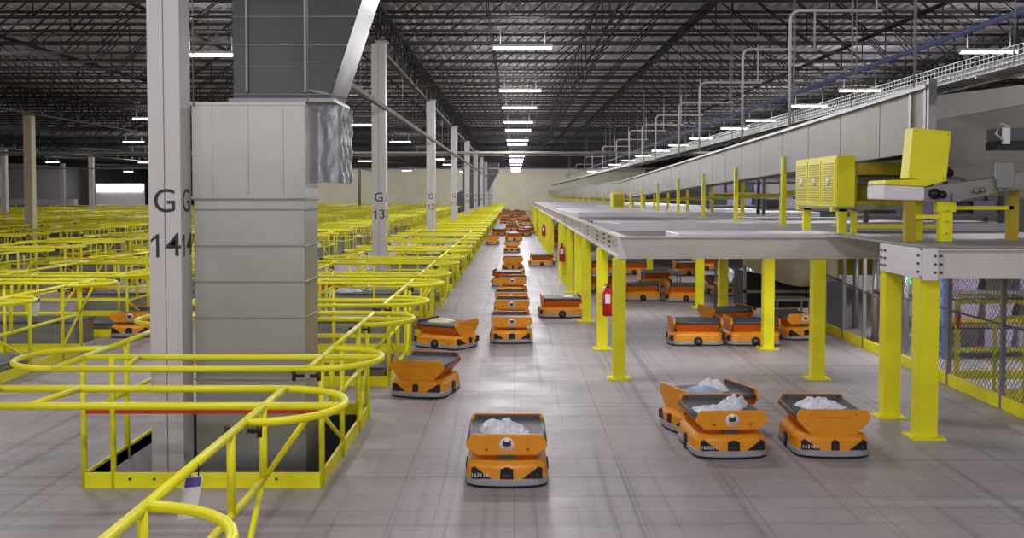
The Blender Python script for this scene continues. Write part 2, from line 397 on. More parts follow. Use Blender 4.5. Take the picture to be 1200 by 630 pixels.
# upper transition: widens to the right as it climbs
yF, yR = 9.45, 10.28
def xr(z): return -1.765 + (z - 3.34) * .335
m = MB(); ztop = 7.1
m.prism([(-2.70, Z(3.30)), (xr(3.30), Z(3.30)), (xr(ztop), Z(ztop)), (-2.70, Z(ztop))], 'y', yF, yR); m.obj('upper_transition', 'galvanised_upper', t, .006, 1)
m = MB()
for z in (3.36, 3.62, 3.83, 4.10, 4.5, 5.0): m.box(-2.71, xr(z) + .004, yF - .012, yF, Z(z) - .004, Z(z) + .004)
m.box(-2.73, xr(3.31) + .05, yF - .05, yR + .04, Z(3.285), Z(3.32))
for x in (-2.56, -2.0): m.box(x - .012, x + .012, yF - .03, yF, Z(3.38), Z(5.3))
m.obj('stiffener', 'steel_grey', t, .002, 1)
m = MB(); n = 26
import itertools
pts = []
for j in range(n + 1):
    u = j / n
    if u < .42: x = -2.10 + (u / .42) * .40; y = 9.60
    else: x = -1.70 + .0; y = 9.60 + (u - .42) / .58 * .62
    w = .018 * math.sin(j * 2.1) + .012 * math.sin(j * 5.3)
    pts.append((x + (w if u >= .42 else w * .3), y - (abs(w) if u < .42 else 0)))
R = 12; vs = []
for i in range(R + 1):
    z = 2.52 + (3.27 - 2.52) * i / R
    for j, (x, y) in enumerate(pts): vs.append((x + .012 * math.sin(i * 1.7 + j), y + .01 * math.sin(i * 1.1 + j * 2), Z(z) + (.02 * math.sin(j * 3.1) if i == 0 else 0)))
k = len(pts); fs = [(i * k + j, i * k + j + 1, (i + 1) * k + j + 1, (i + 1) * k + j) for i in range(R) for j in range(k - 1)]
vb = [(v[0] - .02, v[1] + .02, v[2]) for v in vs]
m.add(vs, fs, True); m.add(vb, fs, True); m.obj('foil_wrap', 'foil', t, label='crumpled silver wrap hanging round the duct joint')
m = MB(); m.cyl((-2.925, 8.97, Z(3.2)), (-2.925, 8.97, Z(6.3)), .006, 5); m.cyl((-1.88, 8.96, Z(3.2)), (-1.88, 8.96, Z(6.3)), .006, 5); m.cyl((-1.62, 9.5, Z(3.33)), (-1.98, 9.42, Z(3.40)), .018, 6); m.obj('hanger_rod', 'panel_grey', t)
# far duct by the cream wall
t = thing('air_duct', 'distant dark grey air duct standing before the cream wall past the columns', 'air duct', (-5.1, 118, 0))
m = MB(); m.prism([(-2.2, 0), (1.6, 0), (1.6, 2.4), (3.2, 5.2), (3.2, 6.22), (-1.2, 6.22), (-1.2, 2.9), (-2.2, 2.4)], 'y', 0, 2.4); m.obj('duct_body', 'steel_dark', t, .02)
m = MB(); m.box(-1.25, 1.65, -.03, 0, 2.5, 2.56); m.box(-1.25, 3.4, -.03, 0, 4.9, 4.96); m.obj('flange', 'steel_grey', t)

# ------------------------------------------------------------------ yellow chute guards
TOPZ, MIDZ, RR = 1.07, .61, .025
CX, RAD, LX, TX = -1.58, .50, -3.53, -1.575
PER, YP, Y0 = 4.97, 4.28, 7.98
def loop_pts(cy, n=10, side=1):
    """D-shaped end of a guard loop, from its back to its front"""
    cx = CX if side == 1 else LX
    return [(cx + side * RAD * math.sin(PI * i / n), cy + RAD * math.cos(PI * i / n), TOPZ) for i in range(n + 1)]
LOOPS = ((-.02, .02, -.52), (2.52, 2.47, 3.02))       # (centre, rail over the kerb, outer rail)
POSTS = [(CX, 0), (CX, .45), (CX, .95), (CX, 1.9), (CX, 2.5), (LX, 0), (LX + .24, 0), (LX, .9), (LX, 1.8), (LX, 2.5), (LX + .8, 2.5)]
def guard(t, n=8, red=False, cut=False):
    r = RR
    def P(name, fn, mt='yellow'):
        m = MB(); fn(m); return m.obj(name, mt, t)
    for cy, mid, out in LOOPS:
        for sd, cx in ((1, CX), (-1, LX)):
            pp = loop_pts(cy, 14, sd)
            P('hoop_rail', lambda m: m.tube(pp + [(cx, cy, TOPZ), pp[0]], r, n))
        P('cross_rail', lambda m: m.cyl((LX, mid, TOPZ), (CX + RAD - .02, mid, TOPZ), r, n))
        P('cross_rail', lambda m: m.cyl((LX, out, TOPZ), (CX, out, TOPZ), r, n))
        P('cross_strut', lambda m: m.cyl((LX + .45, mid, TOPZ), (LX + .55, out, TOPZ), r * .8, n))
    for xx in (CX, LX):
        P('side_rail', lambda m: m.cyl((xx, .48, TOPZ), (xx, 2.02, TOPZ), r, n)); P('mid_rail', lambda m: m.cyl((xx, 0, MIDZ), (xx, 2.42, MIDZ), r * .9, n))
    for x, y in (POSTS if not cut else [(CX, 0), (CX, .45), (CX, 1.75), (CX, 2.45), (LX, 0)]):
        P('post', lambda m: m.cyl((x, y, .0 if (x, y) not in ((CX, .45), (CX, 1.75), (CX, 2.45)) else MIDZ), (x, y, TOPZ), r, n))
    for pa, pb in (((CX, 0, MIDZ), (CX, 1.0, .14)), ((CX, 2.42, MIDZ), (CX + .03, 1.75, .14)), ((CX + .34, 2.2, TOPZ), (CX, 2.45, MIDZ)), ((LX, 2.42, MIDZ), (LX, 1.6, .14))):
        P('brace', lambda m: m.cyl(pa, pb, r * .75, n))
    if not cut: P('rear_mid_rail', lambda m: m.cyl((LX, 2.5, MIDZ), (CX, 2.5, MIDZ), r * .9, n))
    P('kerb', lambda m: (m.box(-3.54, TX, -.02, 0.0, 0, .125), m.box(TX - .025, TX, 0, 2.66, 0, .125), m.box(-3.54, -3.52, 0, 2.66, 0, .125), m.box(-3.54, TX, 2.66, 2.68, 0, .125)))
    def clamps(m):
        for x, y in ((CX, -.55), (CX, 2.02), (LX, 2.02)):
            m.box(x - .11, x - .02, y - .012, y + .012, TOPZ - .06, TOPZ - .035); m.box(x + .02, x + .10, y - .012, y + .012, TOPZ - .06, TOPZ - .035)
            for q in (-.10, .09): m.cyl((x + q, y, TOPZ - .085), (x + q, y, TOPZ - .02), .016, 6)
    P('clamp', clamps, 'black')
    P('front_mid_rail', lambda m: m.box(-3.54, CX, -.01, .01, MIDZ, MIDZ + .045), 'red_bar' if red else 'yellow')
    if red:
        m = MB()
        for x in (-3.15, -2.95, -1.95):
            m.cyl((x, -.022, .075), (x, -.02, .075), .012, 8)
        m.obj('kerb_bolt', 'black', t)
def near_guard(X, Y, label, red=False, group='yellow chute guards'):
    t = thing('chute_guard', label, 'guard rail', (X, Y, 0), 0, group); guard(t, red=red); return t
g0 = near_guard(0, Y0, 'nearest whole yellow tubular guard, around the column pit and air duct, with a red bar', True)
g1 = near_guard(0, Y0 + YP, 'yellow guard next behind the one around the air duct pit')
gt = tree(g1)
gc = thing('chute_guard', 'yellow tubular guard cut off by the bottom edge, its rail carrying the nearest paper tag', 'guard rail', (0, Y0 - YP - .03, 0), 0, 'yellow chute guards')
guard(gc, cut=True)
def far_guard(m, X=0, Y=0):
    n = 4; r = .021; o = lambda p: (p[0] + X, p[1] + Y, p[2])
    for cy, mid, out in LOOPS:
        pts = loop_pts(cy, 6) + list(reversed([(LX - RAD * math.sin(PI * i / 6), cy + RAD * math.cos(PI * i / 6), TOPZ) for i in range(7)]))
        m.tube([o(p) for p in pts], r, n, True); m.cyl(o((LX, mid, TOPZ)), o((CX + RAD, mid, TOPZ)), r, n)
    for x in (CX, LX): m.cyl(o((x, .5, TOPZ)), o((x, 2, TOPZ)), r, n); m.cyl(o((x, 0, MIDZ)), o((x, 2.4, MIDZ)), r, n)
    m.cyl(o((LX, 0, MIDZ)), o((CX, 0, MIDZ)), r, n)
    for x, y in POSTS: m.cyl(o((x, y, 0)), o((x, y, TOPZ)), r, n)
    m.box(X - 3.54, X + TX, Y - .03, Y, 0, .125); m.box(X + TX - .03, X + TX, Y, Y + 2.66, 0, .125); return m
fgm = far_guard(MB()).mesh('chute_guard', 'yellow')
def box_thing(label, x0, x1, y0, y1, h, top='steel_dark', group='grey steel chute boxes', slope=0):
    t = thing('chute_box', label, 'chute box', (x0, y0, 0), 0, group)
    w, d = x1 - x0, y1 - y0
    m = MB(); m.prism([(0, 0), (d, 0), (d, h), (0, h - slope)], 'x', 0, w); m.obj('body', 'steel_grey', t, .01, 1)
    m = MB(); m.prism([(-.02, h - slope), (d + .02, h), (d + .02, h + .025), (-.02, h - slope + .025)], 'x', -.02, w + .02); m.obj('lid', top, t, .004, 1)
    m = MB(); m.box(-.01, w + .01, -.015, 0, .0, .035); m.obj('skirt', 'steel_dark', t)
    return t
AX, BX_ = (-3.46, -1.66), (-3.9, -1.66)
ba = box_thing('low grey steel box with a dark lid beside the robot with a cream parcel', AX[0], AX[1], Y0 + YP + .12, Y0 + YP + 1.1, .19)
bb = box_thing('taller grey steel box between the second and third yellow guards along the aisle', BX_[0], BX_[1], Y0 + YP + 3.25, Y0 + YP + 4.0, .38)
bat, bbt = tree(ba), tree(bb)
near_l, far_l = [], []
for k in range(12):
    for j in range(-1 if k else 2, 34):
        Y = Y0 + YP * j; X = -PER * k
        if (X < -48 and 110 < Y < 118) or X - 1.0 < -.56 * (Y + 3) or X - 4 < XL or Y + 3.2 > (YB if X > -30 else YB - 20) or (k <= 1 and 112 < Y < 122): continue
        (near_l if (Y < 34 and k < 4) else far_l).append((Y, X, k, j))
        if 0 < j < 13 and k < 7:
            l1 = 'low grey box inside a kerb, %s row left of aisle, %s from the front' % (ORD[k], ORD[max(j, 0) % 12])
            l2 = 'taller grey box between guards, %s row left of aisle, %s from the front' % (ORD[k], ORD[max(j, 0) % 12])
            dup(bat, (X + AX[0], Y + .12, 0), 0, l1)
            if not (k == 1 and j == 1) and not (k == 0 and j in (6, 3, 10)): dup(bbt, (X + BX_[0], Y + 3.25, 0), 0, l2)
for Y, X, k, j in near_l:
    lab = ('yellow tubular guard along the robot aisle, %s back from the pit guard' % ORD[j - 1]) if k == 0 else 'yellow guard in the left field, %s row from the aisle, %s from the front' % (ORD[k], ORD[max(j, 0)])
    dup(gt, (X, Y, 0), 0, lab)
far_l.sort(); NEAR_N = 300 - len(near_l) - 3
rest = MB()
for i, (Y, X, k, j) in enumerate(far_l):
    if i < NEAR_N:
        o = bpy.data.objects.new('chute_guard', fgm); C.objects.link(o); o.location = (X, Y, 0)
        tag(o, 'far yellow tubular guard along the robot aisle towards the cream wall' if k == 0 else 'distant yellow tubular guard in the crowded left field of rails', 'guard rail', 'far aisle chute guards' if k == 0 else 'distant yellow chute guards')
    else: far_guard(rest, X, Y)
print('guards', len(near_l), len(far_l))
if rest.v: tag(rest.obj('distant_guards', 'yellow'), 'mass of tiny yellow guard rails at the far end of the hall', 'guard rails', None, 'stuff')
box_thing('taller grey steel box left of the robot half hidden by the G 14 column', -9.2, -7.0, Y0 + YP + 3.3, Y0 + YP + 4.0, .36)
def paper_tag(x, y, z, rz, label, h=.26, w=.12):
    t = thing('paper_tag', label, 'tag', (x, y, z), rz, 'paper tags on the rails')
    sh = .04
    m = MB(); m.prism([(-w / 2, 0), (w / 2, 0), (w / 2 - sh, -h), (-w / 2 - sh, -h)], 'y', -.002, .002); m.obj('card', 'white_print', t)
    m = MB(); m.prism([(-w / 2 + .004, -.008), (w / 2 - .008, -.008), (w / 2 - .016, -h * .26), (-w / 2 - .004, -h * .26)], 'y', -.004, -.002); m.obj('header_band', 'purple', t)
    m = MB(); m.tube([(-.02, 0, -.005), (-.02, .0, .055), (.02, 0, .055), (.02, 0, -.005)], .004, 5); m.obj('tie', 'black', t)
paper_tag(-1.575, 4.78, 1.02, .35, 'white paper tag with a purple band on the nearest slanting yellow rail', .21, .085)
paper_tag(-6.5, 13.3, 1.0, .2, 'white paper tag with a purple band on a rail in the left field', .25, .11)

# ------------------------------------------------------------------ robots
def octo(w1, w2, z0, zm1, zm2, z1):
    return [(-w1, z0), (w1, z0), (w2, zm1), (w2, zm2), (w2 - .045, z1), (-w2 + .045, z1), (-w2, zm2), (-w2, zm1)]
def base_outline(w, l, bow=.035, c=.09):
    """plan of the base: bowed front (−y) and rear, clipped corners"""
    pts = []
    for i in range(9):
        x = -w + c + (2 * w - 2 * c) * i / 8; pts.append((x, -l - bow * (1 - ((x) / (w - c)) ** 2)))
    pts += [(w - .02, -l + c * .6), (w, -l + c * 1.5), (w, l - c * 1.5), (w - .02, l - c * .6)]
    for i in range(9):
        x = w - c - (2 * w - 2 * c) * i / 8; pts.append((x, l + bow * (1 - (x / (w - c)) ** 2)))
    pts += [(-w + .02, l - c * .6), (-w, l - c * 1.5), (-w, -l + c * 1.5), (-w + .02, -l + c * .6)]
    return pts
HW, HL = .345, .42
def shrink(pts, k, dy=0): return [(x * k, y * k + dy) for x, y in pts]
def make_robot(emblem, code=None):
    t = thing('sorting_robot', 'x', 'robot')
    po = base_outline(HW, HL)
    def loft(levels):
        m = MB(); n = len(po); vs = []
        for z, k in levels: vs += [(x * k, y * k, z) for x, y in po]
        fs = [tuple(range(n))[::-1], tuple((len(levels) - 1) * n + i for i in range(n))]
        for a in range(len(levels) - 1): fs += [(a * n + i, a * n + (i + 1) % n, (a + 1) * n + (i + 1) % n, (a + 1) * n + i) for i in range(n)]
        m.add(vs, fs); return m
    loft([(.010, .985), (.022, .995), (.025, .96)]).obj('skirt', 'rubber', t)
    loft([(.024, .995), (.03, 1.0), (.072, 1.0), (.078, .985)]).obj('bumper', 'bumper', t)
    loft([(.076, .985), (.165, .965), (.19, .93), (.215, .86)]).obj('base_body', 'orange', t)
    # wheels on the flanks
    for s in (-1, 1):
        m = MB(); m.cyl((s * (HW - .03), 0, .075), (s * (HW + .004), 0, .075), .072, 20); w = m.obj('wheel', 'rubber', t)
        m = MB(); m.cyl((s * (HW + .002), 0, .075), (s * (HW + .010), 0, .075), .035, 12); m.obj('hub', 'steel_dark', w)
    # black triangles, nose sensor
    def yf(x): return -(HL + .035 * (1 - (x / (HW - .09)) ** 2)) * .975 - .008
    for sgn in (-1, 1):
      for s in (-1, 1):
        xa, xb = s * .292, s * .125
        ya = -(HL) * .975 - .012; yb = yf(.17) - .004
        m = MB()
        v = [(xa, sgn * -ya, .082), (xb, sgn * -yb - 0, .082), (s * .262, sgn * -(ya - .0), .172), (xa, sgn * -ya, .160)]
        v2 = [(p[0], p[1] - sgn * .035, p[2]) for p in v]
        m.add(v + v2, [(0, 1, 2, 3), (7, 6, 5, 4), (0, 4, 5, 1), (1, 5, 6, 2), (2, 6, 7, 3), (3, 7, 4, 0)])
        lp = m.obj('corner_lamp', 'black', t)
        m = MB(); 
        if s * sgn < 0:
            pass
        for q in range(3): m.box(s * (.205 + q * .02) - .006, s * (.205 + q * .02) + .006, sgn * -(ya) - .004 + 0, sgn * -(ya) + .004, .1, .112)
        if not (code and sgn == -1 and s == -1): m.obj('lamp_dots', 'white_print', lp)
        if code and sgn == -1 and s == -1:
            text(code, .044, 'white_print', lp, (-.222, ya - .013, .110), (PI / 2, 0, -.13), 'number')
    m = MB(); w = .055 if emblem else .035
    m.prism([(-w, .085), (w, .085), (w * .92, .165), (w * .5, .165), (w * .4, .175), (-w * .4, .175), (-w * .5, .165), (-w * .92, .165)], 'y', yf(0) - .004, yf(0) + .06); sn = m.obj('nose_sensor', 'black', t)
    m = MB(); m.box(-w * .6, w * .6, yf(0) - .007, yf(0) - .003, .10, .125); m.obj('sensor_window', 'pit_dark', sn)
    # pedestal and tray
    m = MB(); m.add([(-.22, -.31, .20), (.22, -.31, .20), (.22, .31, .20), (-.22, .31, .20), (-.27, -.345, .275), (.27, -.345, .275), (.27, .345, .275), (-.27, .345, .275)], [(0, 3, 2, 1), (4, 5, 6, 7), (0, 1, 5, 4), (1, 2, 6, 5), (2, 3, 7, 6), (3, 0, 4, 7)])
    pd = m.obj('pedestal', 'orange_dark', t, .012)
    es = -1 if emblem else 1            # the end that carries the emblem
    m = MB(); a, b = sorted((es * .33, es * .35)); m.box(-.07, .07, a, b, .215, .258); m.obj('port_panel', 'steel_dark', pd)
    m = MB(); m.prism([(-.25, .245), (.25, .245), (.31, .345), (-.31, .345)], 'y', -.35, .35); m.obj('tray_body', 'orange_dark', t, .01)
    m = MB(); m.box(-.315, .315, -.36, .36, .345, .385); bt = m.obj('belt', 'belt', t, .012)
    m = MB()
    for s in (-1, 1): m.cyl((s * .312, -.355, .365), (s * .312, .355, .365), .021, 10)
    m.obj('roller', 'steel_dark', bt)
    for s in (-1, 1):
        y0, y1 = sorted((s * .364, s * .392))
        pf = [(-.25, .262), (.25, .262), (.335, .335), (.335, .350), (.295, .435), (-.295, .435), (-.335, .350), (-.335, .335)] if s == es else \
             [(-.20, .205), (.20, .205), (.325, .335), (.335, .38), (.30, .44), (-.30, .44), (-.335, .38), (-.325, .335)]
        m = MB(); m.prism(pf, 'y', y0, y1); pl = m.obj('end_plate', 'orange', t, .007)
        yi = s * .364
        m = MB(); a, b = sorted((yi - s * .008, yi)); m.prism([(-.30, .386), (.30, .386), (.285, .43), (-.285, .43)], 'y', a, b); ln = m.obj('inner_liner', 'belt', pl)
        m = MB()
        for q in (-.25, .25): m.cyl((q, yi - s * .014, .41), (q, yi, .41), .010, 8)
        m.obj('screw', 'black', ln)
        yo = s * .392; a, b = sorted((yo, yo + s * .004)); a2, b2 = sorted((yo + s * .004, yo + s * .007))
        if s == es:
            m = MB()
            for q in (-.17, .17): m.cyl((q, a, .315), (q, b, .315), .016, 8)
            m.obj('rivet', 'orange_dark', pl)
            m = MB(); m.cyl((0, a, .348), (0, b, .348), .062, 28); em = m.obj('emblem', 'white_print', pl)
            D = -.067
            m = MB(); m.prism([(x, z + D) for x, z in [(-.034, .452), (-.022, .455), (-.016, .442), (.016, .442), (.022, .455), (.034, .452), (.032, .43), (.036, .414), (.018, .404), (-.018, .404), (-.036, .414), (-.032, .43)]], 'y', a2, b2); m.obj('emblem_head', 'emblem_dark', em)
            m = MB(); m.prism([(x, z + D) for x, z in [(-.022, .404), (.022, .404), (.027, .376), (.012, .370), (.0, .380), (-.012, .370), (-.027, .376)]], 'y', a2, b2); m.obj('emblem_body', 'emblem_orange', em)
        else:
            m = MB()
            m.prism([(-.13, .372), (.13, .372), (.13, .368), (-.13, .368)], 'y', a, b)
            for q in (-.20, .20): m.cyl((q, a, .40), (q, b, .40), .009, 6)
            m.obj('groove', 'orange_dark', pl)
    return t
robots = {}
def gpos(u, v): x, y, _ = px(u, v, z=0); return x, y
def parcel(kind, label, loc, w, l, h, rz, seed, group='parcels on the robots'):
    rnd = random.Random(seed); m = MB(); nx = ny = 12; top = []; bot = []
    cr = [(rnd.uniform(0, PI), rnd.uniform(3, 8), rnd.uniform(0, 6), rnd.uniform(.1, .3)) for _ in range(4)]
    k1 = .30 if kind == 'parcel_white' else .04
    for i in range(ny + 1):
        for j in range(nx + 1):
            u, v = j / nx * 2 - 1, i / ny * 2 - 1
            edge = max(0, (1 - abs(u) ** 2.2) * (1 - abs(v) ** 2.2)) ** .6
            x = u * w / 2 * (1 - .10 * v * v) + rnd.uniform(-.006, .006); y = v * l / 2 * (1 - .14 * u * u) + rnd.uniform(-.006, .006)
            z = 1.0
            for a, f, p, q in cr: z -= k1 * q * 4 * abs(math.sin(f * (u * math.cos(a) + v * math.sin(a)) + p)) ** 3
            z = h * edge * max(.25, z) + h * .35 * edge * (u * math.cos(seed) + v * math.sin(seed)) * (k1 > .1)
            top.append((x, y, .006 + max(0, z))); bot.append((x, y, 0))
    k = nx + 1; n = len(top)
    fs = [(i * k + j, i * k + j + 1, (i + 1) * k + j + 1, (i + 1) * k + j) for i in range(ny) for j in range(nx)]
    rim = [j for j in range(k)] + [i * k + nx for i in range(1, ny + 1)] + [ny * k + j for j in range(nx - 1, -1, -1)] + [i * k for i in range(ny - 1, 0, -1)]
    m.add(top + bot, fs + [tuple(n + q for q in reversed(f)) for f in fs] + [(rim[a], rim[(a + 1) % len(rim)], n + rim[(a + 1) % len(rim)], n + rim[a]) for a in range(len(rim))], False)
    o = m.obj('parcel', kind); o.location = loc; o.rotation_euler = (0, 0, rz); tag(o, label, 'parcel', group); return o
protoE = make_robot(True, '163154'); protoP = make_robot(False, '163485'); proto2 = make_robot(True, '163001'); protoN = make_robot(True); protoQ = make_robot(False)
tE, tP, t2, tN, tQ = (tree(o) for o in (protoE, protoP, proto2, protoN, protoQ))
used = set()
def robot(kind, u, v, deg, label, group='orange sorting robots', at=None, depth=None):
    """u, v: photo pixel of the middle of the base's lower edge"""
    if at: X, Y = at
    else:
        X, Y = gpos(u, v); a = math.radians(deg)
        d = abs(math.cos(a)) * (HL + .03) + abs(math.sin(a)) * HW * .97
        Y2 = Y + d; X = (u - 603) * (Y2 - .5 * d) / F; Y = Y2
    o0, t = {'E': (protoE, tE), 'P': (protoP, tP), '2': (proto2, t2), 'N': (protoN, tN), 'Q': (protoQ, tQ)}[kind]
    if o0.name in used: o = dup(t, (X, Y, 0), math.radians(deg), label, group)
    else:
        used.add(o0.name); o = o0; o.location = (X, Y, 0); o.rotation_euler = (0, 0, math.radians(deg)); o['label'] = label; o['group'] = group
    return X, Y, math.radians(deg)
def on(r, dx, dy, kind, label, w=.4, l=.3, h=.08, rz=0, seed=1):
    X, Y, a = r
    parcel(kind, label, (X + dx * math.cos(a) - dy * math.sin(a), Y + dx * math.sin(a) + dy * math.cos(a), .386), w, l, h, a + rz, seed)
r = robot('E', 594, 576, 0, 'nearest orange sorting robot, alone in the foreground and numbered 163154')
on(r, -.02, -.12, 'parcel_white', 'crumpled white poly parcel on the nearest orange robot', .40, .42, .13, .25, 3)
r = robot('2', 853, 542, 3, 'orange robot numbered 163001 with a white emblem and a pile of white parcels')
on(r, -.08, -.15, 'parcel_white', 'flat white parcel on the robot numbered 163001', .42, .36, .06, .1, 5)
on(r, .12, .05, 'parcel_white', 'crumpled white parcel at the back of the robot numbered 163001', .26, .34, .12, -.5, 6)
r = robot('P', 975, 541, -2, 'orange robot without emblem at the right, numbered 163485')
on(r, -.02, .0, 'parcel_white', 'crumpled white parcel on the rightmost foreground robot', .40, .40, .085, .5, 8)
r = robot('Q', 822, 508, -72, 'orange robot seen side-on just behind the one numbered 163001', at=(2.0, 10.06))
on(r, .08, -.1, 'parcel_blue', 'pale blue and white parcel on the robot behind number 163001', .34, .30, .06, .2, 9)
on(r, -.05, .08, 'parcel_white', 'white crumpled parcel beside the pale blue one', .32, .30, .11, -.3, 10)
r = robot('Q', 497, 470, -12, 'orange robot without emblem beside the yellow rails, empty pale topped tray')
r = robot('Q', 522, 412, 60, 'orange robot turned side-on by the rails carrying a cream parcel')
on(r, .0, .1, 'parcel_cream', 'flat cream parcel on the side-turned robot by the rails', .34, .40, .05, .1, 12)
robot('N', 599, 404, 2, 'front robot of the queue in the aisle, second nearest in the middle of the aisle')
robot('N', 600, 380, -1, 'orange robot second in the aisle queue, close behind its front one')
robot('N', 599, 369, 1, 'orange robot third in the aisle queue, only its plate top in view')
robot('N', 601, 347, -2, 'orange robot fourth in the aisle queue, white emblem in view')
r = robot('Q', 596, 336, 82, 'orange robot turned side-on at the tail of the aisle queue')
robot('Q', 601, 318, 0, 'orange robot with a pale tray plate behind the aisle queue')
r = robot('Q', 658, 373, -88, 'orange robot side-on in the gap before the yellow posts, carrying a white slip')
on(r, .0, .15, 'parcel_white', 'small white slip on the robot before the yellow posts', .26, .2, .03, 0, 14)
robot('N', 600, 296, 0, 'small orange robot with white emblem alone in the middle of the far aisle')
robot('Q', 635, 312, -90, 'small orange robot side-on beside the far yellow posts')
robot('Q', 577, 287, 0, 'small orange robot facing the camera at the left of the far crowd')
r = robot('Q', 602, 282, -85, 'small orange robot side-on with a white topped tray in the far crowd')
on(r, 0, 0, 'parcel_white', 'white parcel on a small robot in the far crowd', .4, .5, .1, 0, 15)
r = robot('Q', 619, 274, -88, 'small orange robot side-on at the right of the far crowd')
on(r, 0, 0, 'parcel_white', 'white parcel on the small robot at the right of the far crowd', .4, .5, .08, 0, 16)
r = robot('Q', 585, 276, 80, 'small orange robot left in the far crowd with a pale parcel')
on(r, 0, 0, 'parcel_white', 'pale parcel on the small robot left in the far crowd', .4, .5, .1, 0, 17)
# under and past the platform
robot('Q', 817, 406, -90, 'orange robot side-on under the platform between the yellow posts')
robot('Q', 884, 406, -90, 'orange robot side-on behind the middle yellow post under the platform')
robot('Q', 0, 0, -75, 'orange robot turned away behind the pair of side-on robots', at=(3.75, 17.4))
robot('N', 936, 400, 14, 'orange robot with white emblem parked left of the right yellow post')
robot('Q', 753, 353, 90, 'orange robot side-on just right of the extinguisher post')
robot('Q', 803, 354, -90, 'orange robot side-on left of a yellow post, under the platform')
robot('Q', 768, 336, -90, 'orange robot side-on behind the first far pair under the platform')
robot('Q', 708, 322, -90, 'small orange robot side-on far under the platform left edge')
robot('Q', 745, 322, 80, 'small orange robot partly hidden far under the platform front beam')
robot('N', 850, 347, 10, 'orange robot facing the camera behind the grey parcel cart')
robot('Q', 700, 342, 90, 'orange robot mostly hidden behind the yellow posts of the platform edge')
rr = random.Random(5)
placed = [(o.location.x, o.location.y) for o in bpy.data.objects if o.name.startswith('sorting_robot') and o.get('label') != 'x']
for i in range(60):
    Y = rr.uniform(56, 138); X = rr.uniform(-1.2, 1.0)
    if any(abs(X - a) < .95 and abs(Y - b) < 1.25 for a, b in placed): continue
    placed.append((X, Y))
    robot(rr.choice('NQ'), 0, 0, rr.choice((0, 90, -90, 80, 5)), 'tiny orange robot in the crowd at the far end of the aisle', 'far crowd of robots in the aisle', at=(X, Y))
for i in range(34):
    Y = rr.uniform(24, 70); X = rr.uniform(1.9, 3.5) if rr.random() < .4 else rr.uniform(4.4, 7.0)
    if any(abs(X - a) < 1.1 and abs(Y - b) < 1.3 for a, b in placed): continue
    if any(abs(X - a) < .6 for a in (1.35, 3.93)) : continue
    if Y < 28: continue
    placed.append((X, Y))
    robot(rr.choice('NQ'), 0, 0, rr.choice((0, 90, -90)), 'small orange robot far back in the shade under the platform', 'far robots under the platform', at=(X, Y))
robot('N', 152, 397, 5, 'orange robot with emblem half hidden behind the G 14 column')
robot('Q', 98, 352, 70, 'orange robot behind the yellow rails in the left field')
robot('Q', 388, 352, 80, 'orange robot behind the rails just right of the air duct')
for k in range(0, 7):
    for q in range(9):
        Y = rr.uniform(20, 95); X = -5.04 - PER * k + rr.uniform(-.15, .15)
        if X < -.54 * Y + 1: continue
        if any(abs(X - a) < 1.0 and abs(Y - b) < 1.3 for a, b in placed): continue
        placed.append((X, Y))
        robot(rr.choice('NQ'), 0, 0, rr.choice((0, 180)), 'small orange robot in a lane between the left fields of rails', 'robots in the left lanes', at=(X, Y))
        if rr.random() < .5: parcel('parcel_white', 'small pale parcel on a robot in the left lanes', (X, Y, .386), .4, .4, .12, rr.uniform(-1, 1), q, 'parcels in the left lanes')
for i in range(70):
    k = rr.randrange(0, 7); j = rr.randrange(1, 9); X = -2.8 - PER * k + rr.uniform(-.9, .9); Y = Y0 + YP * j + 3.6
    if X < -.54 * Y: continue
    if any(abs(X - a) < .55 and abs(Y - b) < .3 for a, b in placed): continue
    placed.append((X, Y))
    parcel(rr.choice(('parcel_white', 'parcel_white', 'parcel_blue', 'parcel_cream')), 'small parcel lying on a grey chute box in the left field', (X, Y, .407), .5, .4, .15, rr.uniform(-1, 1), i, 'parcels on the left chute boxes')

# ------------------------------------------------------------------ steel platform
def ibeam(m, p0, p1, h, w=.14, tf=.018, tw=.01, lip=True):
    """I beam between two points at top height, hanging down h"""
    p0 = Vector(p0); p1 = Vector(p1); t = (p1 - p0).normalized(); s = Vector((-t.y, t.x, 0))
    def slab(a, b, z0, z1):
        vs = [p + s * q + Vector((0, 0, z)) for p in (p0, p1) for q, z in ((a, z0), (b, z0), (b, z1), (a, z1))]
        m.add(vs, [(0, 3, 2, 1), (4, 5, 6, 7), (0, 1, 5, 4), (1, 2, 6, 5), (2, 3, 7, 6), (3, 0, 4, 7)])
    slab(-w / 2, w / 2, -tf, 0); slab(-w / 2, w / 2, -h, -h + tf); slab(-tw / 2, tw / 2, -h + tf, -tf)
PX0, PX1, PY0, PY1, PZ, PB = 1.33, 9.5, 12.7, 78, 1.86, 1.575
t = thing('steel_platform', 'long pale steel platform on yellow posts reaching back along the right of the aisle', 'platform', (PX0, PY0, 0))
def L(x, y, z): return (x - PX0, y - PY0, z)
m = MB(); ibeam(m, L(PX0, PY0, PZ), L(PX1, PY0, PZ), PZ - PB); m.obj('front_beam', 'beam_white', t)
m = MB(); ibeam(m, L(PX0 + .07, PY0 + .05, PZ), L(PX0 + .07, PY1, PZ), PZ - PB); eb = m.obj('edge_beam', 'beam_white', t)
m = MB()
for y in (13.1, 14.3, 15.2, 16.4, 18.6, 21, 24, 27):
    for z in (1.65, 1.72, 1.79): m.cyl(L(PX0 + .05, y, z), L(PX0 + .068, y, z), .014, 6); m.cyl(L(PX0 + .05, y + .12, z), L(PX0 + .068, y + .12, z), .014, 6)
m.obj('bolt', 'steel_dark', eb)
m = MB(); m.prism([(0, 0), (.12, 0), (.02, .285), (0, .285)], 'y', -.02, .0, Matrix.Translation((0 - .0, -.06, PB))); m.obj('corner_plate', 'deck_white', t)
